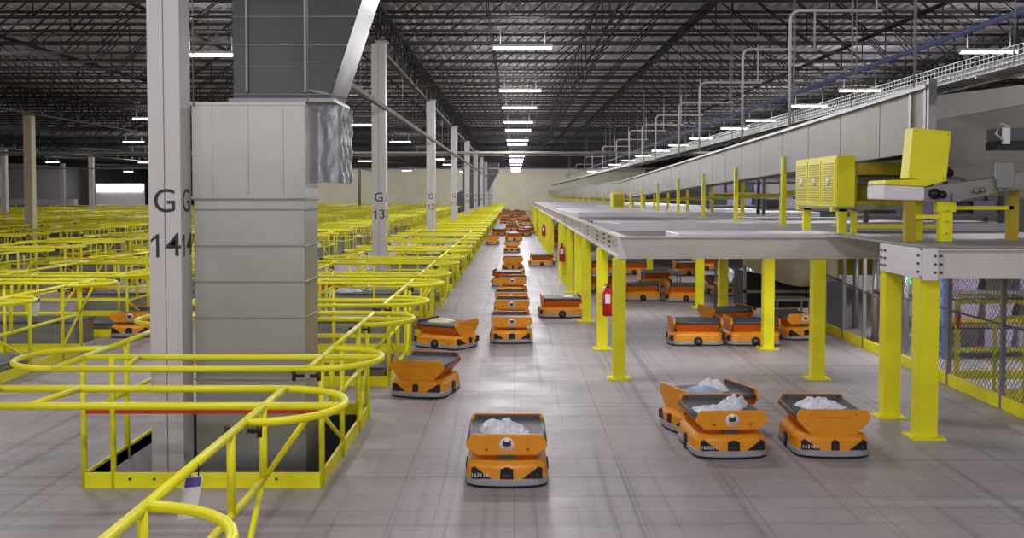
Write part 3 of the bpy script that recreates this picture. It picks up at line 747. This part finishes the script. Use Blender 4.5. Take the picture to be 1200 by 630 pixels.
m = MB(); m.box(.12, PX1 - PX0, .06, PY1 - PY0, 1.66, 1.70); m.obj('deck', 'deck_grey', t)
m = MB()
for y in (15.15, 16.9, 18.5, 20.9, 24, 26.4, 31, 36, 41, 47): ibeam(m, L(PX0 + .1, y, 1.655), L(PX1, y, 1.655), .12, .1)
m.obj('joist', 'beam_white', t)
for y0, y1 in ((18.6, 22.4), (30.5, 41), (50, 76)):
    for q in range(int((y1 - y0) / 1.9)):
        a = y0 + q * 1.9
        m = MB(); m.prism([(.35 - (.12 if q else -.3), a - PY0), (PX1 - PX0, a - PY0), (PX1 - PX0, a + 1.88 - PY0), (.30, a + 1.88 - PY0)], 'z', 1.70, 1.86); m.obj('deck_panel', 'deck_white', t, .01, 1)
for q, (y0, y1) in enumerate(((12.80, 13.0), (24.2, 26.4), (27, 28.2), (43, 47))):
    m = MB(); m.box(.2, PX1 - PX0, y0 - PY0, y1 - PY0, 1.70, 1.76); m.obj('deck_strip', 'panel_grey', t)
m = MB(); m.box(.95, 3.4, .95, 2.1, 1.70, 1.86); m.obj('deck_panel', 'deck_white', t, .01, 1)
def post(x, y, label, h=PB, w=.165, base=0, mt='yellow', group='yellow platform posts'):
    p = thing('platform_post', label, 'post', (x, y, base), 0, group)
    m = MB(); m.box(-w / 2, w / 2, -w / 2, w / 2, .015, h - .0); m.obj('shaft', mt, p, .008)
    m = MB(); m.box(-w / 2 - .07, w / 2 + .07, -w / 2 - .05, w / 2 + .05, 0, .015)
    for a in (-1, 1):
        for b in (-1, 1): m.cyl((a * (w / 2 + .045), b * (w / 2 + .02), .015), (a * (w / 2 + .045), b * (w / 2 + .02), .03), .012, 6)
    m.obj('base_plate', mt, p)
    return p
PYS = [12.75, 15.25, 18.55, 20.9, 24.0, 26.5, 28.6, 36, 39, 43, 47, 52, 58, 64, 70, 76]
for i, y in enumerate(PYS):
    lab = ['yellow steel post at the near corner of the platform beside the extinguisher', 'yellow steel post that the red extinguisher hangs on', ][i] if i < 2 else \
        ('yellow steel post along the aisle edge of the platform, %s from its near corner' % ORD[i]) if i < 7 else 'far yellow steel post of the row along the platform edge'
    post(1.36, y, lab)
for i, y in enumerate(PYS[:12]):
    if i in (4, 5): continue
    lab = {0: 'yellow steel post under the platform front beam, left of the double posts', 1: 'yellow steel post behind the side-on robots in the second row', 2: 'yellow steel post in the second row beside the parcel cart',
           3: 'yellow steel post in the second row, farthest one whole below the beam'}.get(i, 'far yellow steel post of the second row under the platform')
    post(3.95, y, lab, w=.165)
# small near platform at the right
QX0, QX1, QY0, QY1 = 3.95, 8.4, 9.5, 12.6
t = thing('steel_landing', 'near pale steel landing with bolted corner at the right edge', 'platform', (QX0, QY0, 0))
def K(x, y, z): return (x - QX0, y - QY0, z)
m = MB(); ibeam(m, K(QX0, QY0, 1.88), K(QX1, QY0, 1.88), .29, .1); m.obj('front_beam', 'beam_white', t)
m = MB(); m.box(0, .02, 0, 1.1, 1.58, 1.88); m.obj('side_plate', 'deck_white', t, .004)
m = MB(); m.box(-.012, .13, -.065, -.05, 1.575, 1.885); m.obj('corner_plate', 'deck_white', t, .003)
m = MB()
for z in (1.65, 1.73, 1.81):
    for x in (.10, .16): m.cyl((x, -.075, z), (x, -.05, z), .014, 6)
    for y in (.07, .93, 1.03): m.cyl((-.018, y, z), (0, y, z), .014, 6)
m.obj('bolt', 'steel_dark', t)
m = MB(); m.box(.03, QX1 - QX0, -.04, QY1 - QY0, 1.885, 1.905); m.obj('deck', 'deck_grey', t)
post(4.06, 9.66, 'nearest yellow steel post, under the bolted corner of the landing', 1.585, .195)
post(4.06, 10.56, 'second yellow steel post under the landing, close left of the nearest', 1.585, .175)

# unseen fill lights, added to brighten under the platform and behind the fence
for i, (x, y) in enumerate(((2.7, 14.2), (5.4, 14.4), (2.7, 19.6), (5.4, 20.2), (2.7, 27), (5.4, 30), (2.7, 40), (5.4, 48), (3.0, 62), (6.9, 13.2), (7.2, 16.6))):
    t = thing('deck_fill_lamp', 'added fill light under the platform deck', 'ceiling light', (x, y, 1.60), 0, 'added fill lights under the platform')
    m = MB(); m.box(-.6, .6, -.05, .05, .01, .06); m.obj('housing', 'column_white', t, .005)
    m = MB(); m.cyl((-.58, 0, 0), (.58, 0, 0), .016, 8); m.obj('lamp_tube', 'tube', t)
    ld = bpy.data.lights.new('lamp_light', 'AREA'); ld.shape = 'RECTANGLE'; ld.size = 1.15; ld.size_y = .06; ld.energy = DECK_FILL_W; ld.color = (.99, .965, 1)
    lo = bpy.data.objects.new('lamp_light', ld); C.objects.link(lo); lo.parent = t; lo.location = (0, 0, -.02)
# fire extinguisher on the second post
X, Y = 1.27 + .02, 15.08
t = thing('fire_extinguisher', 'red fire extinguisher hung on the yellow post at the aisle', 'fire extinguisher', (1.43, 15.02, .72 - .18))
m = MB(); m.cyl((0, 0, 0), (0, 0, .38), .078, 20); m.tube([(0, 0, .38), (0, 0, .40), (0, 0, .43)], .05, 16); m.obj('cylinder', 'red', t, .01)
m = MB(); m.cyl((0, 0, .43), (0, 0, .475), .022, 10); m.bar((-.05, 0, .485), (.05, 0, .50), .02, .012); m.bar((-.05, 0, .465), (.03, 0, .47), .02, .01); m.obj('valve', 'black', t)
m = MB(); m.tube([(-.02, 0, .46), (-.08, -.02, .43), (-.11, -.03, .34), (-.10, -.03, .24)], .012, 8); m.cyl((-.10, -.03, .25), (-.10, -.03, .17), .017, 8); m.obj('hose', 'column_white', t)
m = MB(); m.box(-.045, .03, -.083, -.07, .2, .34); m.obj('instruction_label', 'white_print', t)
m = MB(); m.box(-.03, .03, .07, .14, .28, .32); m.obj('bracket', 'black', t)
for (xx, yy, lab) in ((1.27, 26.35, 'small dark red extinguisher on a far yellow post'), (1.27, 43, 'tiny dark red extinguisher on a farther yellow post')):
    t2_ = tree(t); dup(t2_, (xx, yy - .15, .62), 0, lab)

# ------------------------------------------------------------------ long conveyor with grey side panels
def ztop(y): return CAMZ + (1.18 - (y - 10.9) * .0202 if y < 42 else .55)
t = thing('long_conveyor', 'long grey panelled conveyor climbing towards the camera above the platform', 'conveyor', (4.6, 10.9, 1.86))
y = 10.9
while y < 134:
    d = 1.5 if y < 42 else 2.6; y2 = min(y + d, 134)
    m = MB(); m.prism([(y - 10.9 + .012, ztop(y) - .69 - 1.86), (y2 - 10.9 - .012, ztop(y2) - .69 - 1.86), (y2 - 10.9 - .012, ztop(y2) - 1.86), (y - 10.9 + .012, ztop(y) - 1.86)], 'x', 0, .04)
    m.obj('side_panel', 'panel_grey', t); y = y2
m = MB()
for y0, y1 in ((13.2, 42), (42, 134)):
    m.add([(0.02, y0 - 10.9, ztop(y0) - .66 - 1.86), (.62, y0 - 10.9, ztop(y0) - .66 - 1.86), (.62, y1 - 10.9, ztop(y1) - .66 - 1.86), (0.02, y1 - 10.9, ztop(y1) - .66 - 1.86),
           (0.02, y0 - 10.9, ztop(y0) - .3 - 1.86), (.62, y0 - 10.9, ztop(y0) - .3 - 1.86), (.62, y1 - 10.9, ztop(y1) - .3 - 1.86), (0.02, y1 - 10.9, ztop(y1) - .3 - 1.86)],
          [(0, 3, 2, 1), (4, 5, 6, 7), (0, 1, 5, 4), (1, 2, 6, 5), (2, 3, 7, 6), (3, 0, 4, 7)])
m.obj('belt_bed', 'steel_dark', t)
m = MB()
for y0, y1 in ((10.9, 42), (42, 134)): m.bar((-.02, y0 - 10.9, ztop(y0) - 1.86 + .02), (-.02, y1 - 10.9, ztop(y1) - 1.86 + .02), .08, .04)
m.obj('top_rail', 'steel_grey', t)
m = MB(); 
for z in (0, 1): m.box(-.03, .0, .05 + z * .42, .11 + z * .42, ztop(10.9) - .7 - 1.86, ztop(10.9) - 1.86 + .05)
m.box(-.03, .06, -.03, .02, ztop(10.9) - .72 - 1.86, ztop(10.9) + .1 - 1.86); m.obj('end_frame', 'steel_grey', t)
LY = [16.8, 20.4, 23.9, 27.6, 31.5, 35.5, 39.0, 42.0] + [46 + i * 5 for i in range(18)]
for i, y in enumerate(LY):
    h = ztop(y) - .66 - 1.86
    for x in (0.0, .95):
        m = MB(); m.box(x - .04, x + .04, y - 10.9 - .04, y - 10.9 + .04, -.0, h + .25); m.box(x - .1, x + .1, y - 10.9 - .06, y - 10.9 + .06, 0, .012); m.obj('support_leg', 'yellow', t)
m = MB()
for y, y2 in zip(LY, LY[1:]):
    h = ztop(y) - .66 - 1.86; m.bar((.95, y - 10.9, h * .55), (.95, y2 - 10.9, h * .55), .05, .05)
    m.bar((0, y - 10.9, h * .62), (.95, y - 10.9, h * .62), .05, .05)
m.obj('cross_brace', 'yellow_dull', t)
b = bpy.data.objects.new('x', None); bpy.data.objects.remove(b)
t = thing('junction_cabinet', 'yellow box cabinet standing on the platform at the conveyor bend', 'cabinet', (4.04, 40.5, 1.86))
m = MB(); m.box(-.0, .5, 0, 1.1, .0, .62); m.obj('body', 'yellow', t, .02); m = MB(); m.box(.06, .44, -.02, 0, .06, .56); m.obj('door', 'yellow_dull', t, .005)
m = MB(); m.cyl((.4, -.03, .3), (.4, -.02, .3), .025, 8); m.obj('knob', 'black', t)

# wire basket cable tray
BX, BZ = 4.9, CAMZ + 1.46
t = thing('cable_basket', 'long wire mesh cable basket running above the grey conveyor', 'cable tray', (BX, 8, 0))
m = MB(); d = .1; y = 0
while y < 34:
    m.bar((0, y, BZ), (0, y, BZ - .20), .008, .008); m.bar((0, y, BZ - .2), (.45, y, BZ - .2), .008, .008); m.bar((.45, y, BZ - .2), (.45, y, BZ), .008, .008); y += d
for x, z in ((0, BZ), (0, BZ - .05), (0, BZ - .1), (0, BZ - .15), (0, BZ - .2), (.1, BZ - .2), (.2, BZ - .2), (.3, BZ - .2), (.45, BZ - .2), (.45, BZ - .1), (.45, BZ)):
    m.bar((x, 0, z), (x, 126, z), .009, .009)
[m.box(-.03, .48, i * 2.4, i * 2.4 + .04, BZ - .23, BZ - .2) for i in range(50)]
m.obj('wire_mesh', 'galv_tray', t)
m = MB(); m.box(.03, .42, 0, 126, BZ - .19, BZ - .10); m.obj('cable_bundle', 'steel_grey', t)
# hanger rods + gooseneck conduits
for i, y in enumerate([10.6, 12.0, 13.2, 14.2, 15.5, 17.2, 18.9, 22, 24.5, 28, 32, 37, 43, 50, 58, 66, 75, 86, 98]):
    m = MB(); x = 4.86 if i % 2 else 5.37
    m.cyl((x, y, BZ - .22), (x, y, 7.0), .009 if y < 30 else .014, 6)
    tag(m.obj('hanger_rod', 'panel_grey'), ('thin vertical rod holding the cable basket, %s from the right edge' % ORD[i]) if i < 7 else 'thin far rod between roof and cable basket', 'rod', 'basket hanger rods')
for i, (y, u, tz) in enumerate(((17.2, 924, 5.6), (20.7, 869, 5.45), (25.5, 819, 5.3), (29, 795, 5.1), (33.4, 768, 5.1), (38, 752, 5.1), (43, 737, 5.2), (50, 722, 5.2), (57, 706, 5.2), (66, 694, 5.3), (78, 685, 5.4), (90, 675, 5.2))):
    X = (u - 603) * y / F; r = .026
    pts = [(X, y, BZ - .3), (X, y, tz - .15)] + [(X + .15 - .15 * math.cos(a), y, tz - .15 + .15 * math.sin(a)) for a in (PI / 6, PI / 3, PI / 2)] + [(X + 1.6, y, tz)]
    m = MB(); m.tube(pts, r, 8); m.cyl((X + 1.5, y, tz), (X + 1.5, y, 7.0), .02, 6)
    lab = ('grey gooseneck conduit dropping to the cable basket, %s from the right' % ORD[i]) if i < 6 else 'far gooseneck conduit dropping to the cable basket'
    tag(m.obj('gooseneck_conduit', 'beam_white'), lab, 'conduit', 'gooseneck conduits')

# ------------------------------------------------------------------ machines on the platform
t = thing('louvred_cabinet', 'yellow cabinet with three louvred doors standing beside the conveyor', 'cabinet', (4.18, 12.75, 1.88))
m = MB(); m.box(0, .24, 0, 1.85, .36, 1.03); m.obj('body', 'yellow', t, .01)
for i in range(3):
    a = .05 + i * .6
    m = MB(); m.box(-.012, 0, a, a + .56, .40, .99); dr = m.obj('door', 'yellow', t, .004)
    m = MB()
    for k in range(16): m.box(-.018, -.012, a + .05, a + .51, .44 + k * .032, .455 + k * .032)
    m.obj('louvre', 'yellow_dull', dr)
    m = MB(); m.cyl((-.024, a + .26, .70), (-.012, a + .26, .70), .06, 12); m.obj('handle_plate', 'white_print', dr)
for y in (.05, 1.6):
    m = MB(); m.box(.05, .15, y, y + .08, 0, .36); m.box(-.04, .2, y, y + .08, .30, .36); m.obj('leg', 'yellow', t)
m = MB(); m.box(-.02, .26, -.02, 1.87, .335, .36); m.obj('base_frame', 'panel_grey', t)
t = thing('drive_housing', 'yellow machine housing with a dark open window beside the louvred cabinet', 'machine housing', (4.45, 12.95, 1.88))
m = MB()
W_, H_ = .82, .57; z0 = .37
m.box(0, .07, 0, .6, z0, z0 + H_); m.box(W_ - .07, W_, 0, .6, z0, z0 + H_); m.box(.07, W_ - .07, 0, .6, z0 + H_ - .16, z0 + H_); m.box(.07, W_ - .07, 0, .6, z0, z0 + .07); m.box(.07, W_ - .07, .5, .6, z0 + .07, z0 + H_ - .16)
m.obj('housing', 'yellow_dull', t, .006)
m = MB(); m.box(.0, W_, -.02, .0, z0 - .05, z0 + .01); m.box(-.06, 0, -.02, .04, z0 - .05, z0 + H_ + .02); m.box(.07, W_ - .07, .30, .33, z0 + .30, z0 + .40); m.obj('frame', 'panel_grey', t, .004)
for x in (.02, .72):
    m = MB(); m.box(x, x + .07, .05, .12, 0, z0 - .05); m.obj('leg', 'yellow', t)
m = MB(); m.bar((.05, .08, .1), (1.3, .08, .1), .05, .05); m.obj('tie_bar', 'yellow', t)
t = thing('belt_guard_box', 'bright yellow guard box tilted over the belt end at the right', 'guard box', (4.12, 10.28, 2.57))
M_ = Matrix.Rotation(math.radians(5), 4, 'Y')
m = MB(); m.box(0, .40, 0, .22, 0, .53, M_); m.obj('cover', 'yellow', t, .006)
m = MB(); m.cyl(M_ @ Vector((.40, .1, .40)), M_ @ Vector((.43, .1, .40)), .06, 14); m.obj('end_cap', 'yellow_dull', t)
m = MB(); 
for a, b_ in ((.03, .03), (.37, .03), (.03, .5), (.37, .5)): m.cyl(M_ @ Vector((a, -.006, b_)), M_ @ Vector((a, 0, b_)), .008, 6)
m.obj('screw', 'yellow_dull', t)
m = MB(); m.cyl((.46, .05, .06), (.46, .15, .06), .04, 12); m.box(.40, .47, .06, .12, .0, .12); m.obj('bearing', 'black', t)
# belt end and inclined frame
t = thing('inclined_conveyor', 'short inclined belt conveyor with a white end and yellow top cover', 'conveyor', (3.84, 10.2, 1.88))
z = .47
m = MB(); m.prism([(0, z), (.42, z - .01), (.42, z + .13), (0, z + .15)], 'y', 0, .5); m.obj('white_end', 'deck_white', t, .01)
m = MB(); m.prism([(0, z + .155), (.42, z + .135), (.66, z + .20), (.60, z + .215), (.02, z + .20)], 'y', -.01, .5); m.obj('top_cover', 'yellow', t, .005)
m = MB(); m.prism([(.42, z - .02), (.75, z - .02), (2.4, z + .30), (2.4, z + .52), (1.15, z + .22), (.42, z + .13)], 'y', .02, .10); m.obj('side_frame', 'panel_grey', t, .006)
m = MB(); m.prism([(.42, z), (2.4, z + .36), (2.4, z + .42), (.42, z + .08)], 'y', .10, .5); m.obj('belt', 'rubber', t)
m = MB(); m.cyl((.52, -.03, z + .06), (.52, .03, z + .06), .055, 14); m.cyl((.60, -.03, z + .05), (.60, .03, z + .05), .04, 12); m.obj('pulley', 'black', t)
m = MB(); m.box(.70, .78, -.03, .02, z - .02, z + .06); m.box(1.15, 1.33, -.03, .02, z + .12, z + .38); m.cyl((1.2, -.05, z + .10), (1.2, .0, z + .10), .03, 8); m.cyl((.95, -.03, z + .09), (.95, .02, z + .09), .03, 8); m.cyl((1.02, -.03, z + .1), (1.02, .02, z + .1), .03, 8); m.obj('motor_box', 'steel_grey', t, .004)
for x, w, h, mt, yy in ((.25, .10, .47, 'yellow_dull', .05), (.45, .08, .45, 'yellow', .3), (.60, .14, .5, 'yellow', .05), (1.45, .11, .62, 'yellow_dull', .3)):
    m = MB(); m.box(x, x + w, yy, yy + .08, 0.03, h); m.obj('leg', mt, t, .004)
m = MB(); m.box(.3, .66, .06, .10, .27, .31); m.box(.70, 1.5, .3, .34, .36, .40); m.obj('cross_bar', 'yellow', t)
m = MB(); m.box(.57, .77, .04, .14, .34, .50); 
for k in range(3): m.cyl((.67, .0, .12 + k * .12), (.67, .05, .12 + k * .12), .012, 6)
m.obj('gusset', 'yellow', t, .004)
# big grey chute wall behind
t = thing('sorter_wall', 'large plain grey sheet metal side of a sorter behind the yellow machines', 'machine panel', (5.0, 12.4, 2.0))
m = MB(); m.prism([(0, .75), (.0, 1.28), (2.2, 1.68), (2.2, .28), (1.5, .32), (.6, .62)], 'y', 0, .25); m.obj('panel', 'panel_grey', t, .01)
m = MB(); m.prism([(0, 1.29), (2.2, 1.69), (2.2, 1.73), (0, 1.33)], 'y', -.05, .3); m.obj('top_rail', 'steel_grey', t)
m = MB(); m.box(1.62, 1.72, -.03, .0, .86 - .44, .5); m.cyl((1.25, -.02, .44), (1.25, .0, .44), .05, 14); m.obj('fitting', 'yellow_dull', t)
m = MB(); m.box(.1, .16, .05, .15, -.12, .75); m.box(2.0, 2.06, .05, .15, -.12, .4); m.obj('leg', 'steel_grey', t)
t = thing('upper_conveyor', 'pale grey upper conveyor side crossing the top right behind the machines', 'conveyor', (6.4, 15.5, 1.9))
m = MB(); m.prism([(0, 1.50), (0, 2.03), (4.2, 2.55), (4.2, 1.95)], 'y', 0, .3); m.obj('side_panel', 'panel_grey', t, .01)
m = MB(); m.prism([(0, 1.45), (4.2, 1.90), (4.2, 1.95), (0, 1.50)], 'y', -.04, .34); m.obj('lower_rail', 'steel_grey', t)
m = MB(); [m.box(x, x + .1, .1, .2, 0, 1.5) for x in (.3, 2.0, 3.8)]; m.obj('leg', 'steel_grey', t)
t = thing('conveyor_boom', 'black belt arm with a white bracket at the top right edge', 'conveyor arm', (5.08, 10.3, 2.9))
m = MB(); m.box(.0, 1.0, 0, .3, .06, .20); m.obj('arm', 'steel_dark', t, .01); m = MB(); m.box(-.02, 1.0, .02, .28, -.03, .06); m.obj('belt', 'black', t, .01)
m = MB(); m.box(.02, .10, -.02, 0, .03, .20); m.obj('bracket', 'white_print', t); m = MB(); m.tube([(.1, -.02, .2), (0, -.03, .24), (-.06, -.03, .14), (.02, -.03, .06)], .012, 6); m.obj('cable', 'column_white', t)
m = MB(); m.box(.8, .88, .1, .18, -1.0, .06); m.obj('post', 'steel_dark', t)
# things beyond the conveyor: racks with totes
def tote_rack(x, y, label, w=2.2, base=0, n=4, h=1.55, cols=('blue', 'lilac')):
    t = thing('tote_rack', label, 'rack', (x, y, base), 0, 'racks at the right')
    for a in (0, w):
        for b in (0, .6):
            m = MB(); m.box(a - .04, a + .04, b - .04, b + .04, 0, h); m.obj('upright', cols[0], t)
    for k in range(n):
        z = .12 + k * (h - .3) / max(1, n - 1)
        m = MB(); m.box(0, w, -.03, .63, z, z + .05); m.obj('shelf', 'yellow_dull' if k % 2 else 'steel_grey', t)
    for k in range(n - 1):
        z = .17 + k * (h - .3) / max(1, n - 1); x0 = .08; c = 0
        while x0 + .45 < w:
            q = MB(); dz = (h - .3) / max(1, n - 1) * .62
            q.add([(x0 + .03, .04, z), (x0 + .4, .04, z), (x0 + .4, .56, z), (x0 + .03, .56, z), (x0, 0, z + dz), (x0 + .43, 0, z + dz), (x0 + .43, .6, z + dz), (x0, .6, z + dz)],
                  [(0, 3, 2, 1), (4, 5, 6, 7), (0, 1, 5, 4), (1, 2, 6, 5), (2, 3, 7, 6), (3, 0, 4, 7)])
            o = q.obj('tote', cols[1] if (c + k) % 3 else 'steel_dark'); o.location = (x, y, base)
            tag(o, 'lilac or grey tote on a rack behind the mesh fence', 'tote', 'totes on the racks'); x0 += .5; c += 1
    return t
tote_rack(6.3, 14.3, 'blue rack of lilac totes behind the mesh fence and gate', 2.4)
tote_rack(7.0, 17.6, 'second blue rack of lilac totes farther behind the gate', 2.6)
tote_rack(6.6, 26, 'rack of pale totes far behind the conveyor posts', 3.0, 1.86, 3, 1.1, ('steel_dark', 'deck_white'))
tote_rack(6.8, 19, 'rack of pale totes behind the conveyor, left of the louvred cabinet', 2.6, 1.86, 3, 1.1, ('steel_dark', 'lilac'))
tote_rack(7.2, 36, 'rack of lilac totes behind the thin conveyor posts', 4.0, 1.86, 3, 1.2, ('blue', 'lilac'))
# ------------------------------------------------------------------ mesh fence and gate
t = thing('mesh_fence', 'grey mesh safety fence on a yellow kick rail at the right', 'fence', (5.47, 9.0, 0))
m = MB(); m.box(-.02, .03, 0, 8.3, .0, .15); m.obj('kick_rail', 'yellow', t, .004)
FY = [.7, 1.94, 3.3, 4.85, 6.3, 7.25, 8.25]
for y in FY:
    m = MB(); m.box(-.025, .025, y - .025, y + .025, 0, 1.86 if y < 3.5 else 1.56); m.obj('post', 'steel_grey', t)
for y0, y1 in zip([-.4] + FY[:3], FY[:4]):
    m = MB(); h = 1.68 if y1 < 3.5 else 1.4; w = y1 - y0; p = .085; k = -h
    while k < w:
        a, b = max(0, k), min(w, k + h)
        m.bar((0, y0 + a, .15 + a - k), (0, y0 + b, .15 + b - k), .005, .005)
        m.bar((0, y0 + a, .15 + h - (a - k)), (0, y0 + b, .15 + h - (b - k)), .005, .005); k += p
    m.obj('wire_panel', 'steel_grey', t)
m = MB(); m.bar((0, -.4, .95), (0, 4.85, .95), .02, .02); m.bar((0, 5, .8), (0, 8.2, 1.0), .02, .02); m.obj('mid_wire', 'steel_dark', t)
t = thing('safety_gate', 'yellow tubular gate with toe board behind the mesh fence', 'gate', (5.55, 12.25, 0))
for x in (0, .95):
    m = MB(); m.box(x - .025, x + .025, -.025, .025, 0, 1.08); m.obj('post', 'yellow', t)
m = MB(); m.bar((0, 0, 1.06), (1.7, 0, 1.06), .04, .045); m.bar((0, 0, .46), (1.7, 0, .46), .035, .04); m.obj('rail', 'yellow', t)
m = MB(); m.bar((0, 0, .76), (1.7, 0, .76), .035, .04); m.obj('mid_rail', 'parcel_cream', t); m = MB(); m.box(0, 1.7, -.01, .01, .05, .2); m.obj('toe_board', 'yellow', t)
m = MB(); m.box(-.03, .02, -.05, -.03, .72, .95); m.obj('latch', 'red', t)
t = thing('handrail', 'yellow handrail post standing before the gate at the right edge', 'handrail', (5.58, 11.35, 0))
m = MB(); m.tube([(0, 0, 0), (0, 0, .95), (.03, 0, .98), (.6, 0, .98)], .022, 8); m.cyl((.35, 0, 0), (.35, 0, .98), .022, 8); m.cyl((0, 0, .5), (.6, 0, .5), .018, 8); m.obj('rail', 'yellow', t)
m = MB(); m.box(0, .6, -.005, .005, 0, .14); m.obj('toe_board', 'yellow', t)
m = MB(); m.box(5.6, 7.2, 11.5, 12.2, .0, .10); tag(m.obj('step_plate', 'deck_white', None, .01), 'low white step plate on the floor behind the mesh fence', 'step')
t = thing('control_cabinet', 'pale control cabinet with two green lamps behind the fence', 'cabinet', (6.35, 16.2, 0))
m = MB(); m.box(0, .5, 0, .35, .35, 1.25); m.obj('body', 'panel_grey', t, .01); m = MB(); m.box(.03, .47, -.015, 0, .40, 1.2); m.obj('door', 'deck_white', t, .004)
m = MB(); m.cyl((.17, -.03, 1.05), (.17, -.015, 1.05), .03, 10); m.cyl((.17, -.03, .96), (.17, -.015, .96), .03, 10); m.obj('status_lamp', 'green_lamp', t)
m = MB(); m.box(.05, .09, .05, .3, 0, .35); m.box(.41, .45, .05, .3, 0, .35); m.obj('leg', 'steel_dark', t)
# curved hood of the spiral chute
t = thing('spiral_chute', 'large cream curved chute hood over a dark bin under the platform', 'chute', (4.32, 18.4, 0))
m = MB(); n = 16; vs = []
for i in range(n + 1):
    u = i / n; x = u * 1.75; zb = 1.08 - .36 * math.sin(min(1, u * 1.8) * PI * .5) ; y = .0 - .5 * math.sin(PI * u)
    vs += [(x, y, zb), (x, y, 1.56), (x, y + .05, zb), (x, y + .05, 1.56)]
fs = []
for i in range(n):
    a = i * 4; b = a + 4
    fs += [(a, b, b + 1, a + 1), (a + 2, a + 3, b + 3, b + 2), (a, a + 2, b + 2, b), (a + 1, b + 1, b + 3, a + 3)]
fs += [(0, 1, 3, 2), (n * 4, n * 4 + 2, n * 4 + 3, n * 4 + 1)]
m.add(vs, fs, True); m.obj('hood', 'hood_cream', t)
m = MB(); m.prism([(0, .25), (1.7, .25), (1.75, .72), (.0, .95)], 'y', .15, .9); m.obj('bin', 'rubber', t, .02)
m = MB(); m.box(0, 1.75, .05, .12, .55, .6); m.box(.0, .05, .05, .1, 0, 1.5); m.box(1.7, 1.75, .05, .1, 0, 1.5); m.obj('frame', 'steel_grey', t)
t = thing('parcel_cart', 'grey wheeled cart loaded with white parcels under the platform', 'cart', (4.15, 19.6, 0))
m = MB(); m.box(0, .9, 0, .8, .55, .60); m.obj('deck', 'steel_grey', t, .01)
for x in (.03, .87):
    for yy in (.03, .77):
        m = MB(); m.box(x - .02, x + .02, yy - .02, yy + .02, .06, 1.45); m.obj('upright', 'steel_dark', t)
m = MB(); [m.cyl((x - .02, yy, .04), (x + .02, yy, .04), .04, 10) for x in (.05, .85) for yy in (.05, .75)]; m.obj('caster', 'black', t)
for i in range(6):
    parcel('parcel_white', 'white parcel heaped on the grey cart under the platform', (4.4 + (i % 3) * .2, 19.8 + (i // 3) * .3, .605 + .11 * (i % 2)), .34, .34, .22, i * .9, 30 + i, 'parcels on the grey cart')
for i, (x, y, w) in enumerate(((3.05, 23.2, .9), (4.55, 17.0, .6))):
    t = thing('grey_stand', ['grey steel stand beside the far side-on robots', 'grey steel side stand by the cream chute hood'][i], 'stand', (x, y, 0))
    m = MB(); m.box(0, w, 0, .5, .55, .59); m.obj('top', 'steel_grey', t, .004)
    for a in (.02, w - .02):
        for b_ in (.02, .48):
            m = MB(); m.box(a - .015, a + .015, b_ - .015, b_ + .015, 0, .55); m.obj('leg', 'steel_grey', t)
for i, (x, y, h, r_) in enumerate(((5.75, 15.6, 1.6, .05), (5.85, 14.6, 1.6, .035), (6.1, 17.5, 1.6, .05))):
    m = MB(); m.cyl((x, y, 0), (x, y, h), r_, 12); m.cyl((x, y, 0), (x, y, .02), r_ * 2, 12)
    tag(m.obj('steel_pipe', 'steel_grey'), ['thick vertical grey pipe behind the clear fence panels', 'slim vertical grey pipe right of the thick one behind the fence', 'vertical grey pipe by the control cabinet behind the fence'][i], 'pipe')
m = MB(); m.tube([(5.6, 15.2, .9), (5.9, 15.3, .84), (6.3, 15.2, .82), (6.8, 15.3, .76)], .03, 8); tag(m.obj('air_hose', 'rubber'), 'dark hose sagging behind the clear fence panels', 'hose')
t = thing('yellow_stand', 'yellow framed machine stand deep behind the clear fence panels', 'machine', (6.4, 19.5, 0))
m = MB(); m.box(0, 1.0, 0, .6, .8, 1.35); m.obj('body', 'yellow_dull', t, .02)
for a in (.04, .96):
    for b_ in (.04, .56):
        m = MB(); m.box(a - .03, a + .03, b_ - .03, b_ + .03, 0, .8); m.obj('leg', 'yellow', t)
t = thing('grey_crate', 'dark grey crate at the end of the yellow kick rail', 'crate', (5.55, 17.5, 0))
m = MB(); m.box(0, .35, 0, .4, 0.0, .85); m.obj('body', 'steel_dark', t, .02); m = MB(); m.box(-.01, .36, -.01, .41, .85, .88); m.obj('rim', 'steel_grey', t)
# white conveyor and lit dock in the far left hall
t = thing('far_conveyor', 'long white conveyor fascia on yellow legs deep in the left hall', 'conveyor', (-60.6, 115, 0))
m = MB(); m.box(0, 9, 0, 1, 1.2, 1.9); m.obj('fascia', 'deck_white', t, .02)
for i in range(5):
    m = MB(); m.box(i * 2, i * 2 + .2, 0, .2, 0, 1.2); m.obj('leg', 'yellow', t)
t = thing('dock_light_panel', 'bright white lit loading dock opening deep in the left hall', 'dock opening', (-59.6, 140, 1.2))
m = MB(); m.box(0, 6.6, 0, .1, 1.7, 2.6); m.obj('bright_opening', 'tube', t)
m = MB(); m.box(-.2, 6.8, .1, .3, -1.2, 2.8); m.obj('frame', 'deck_white', t)
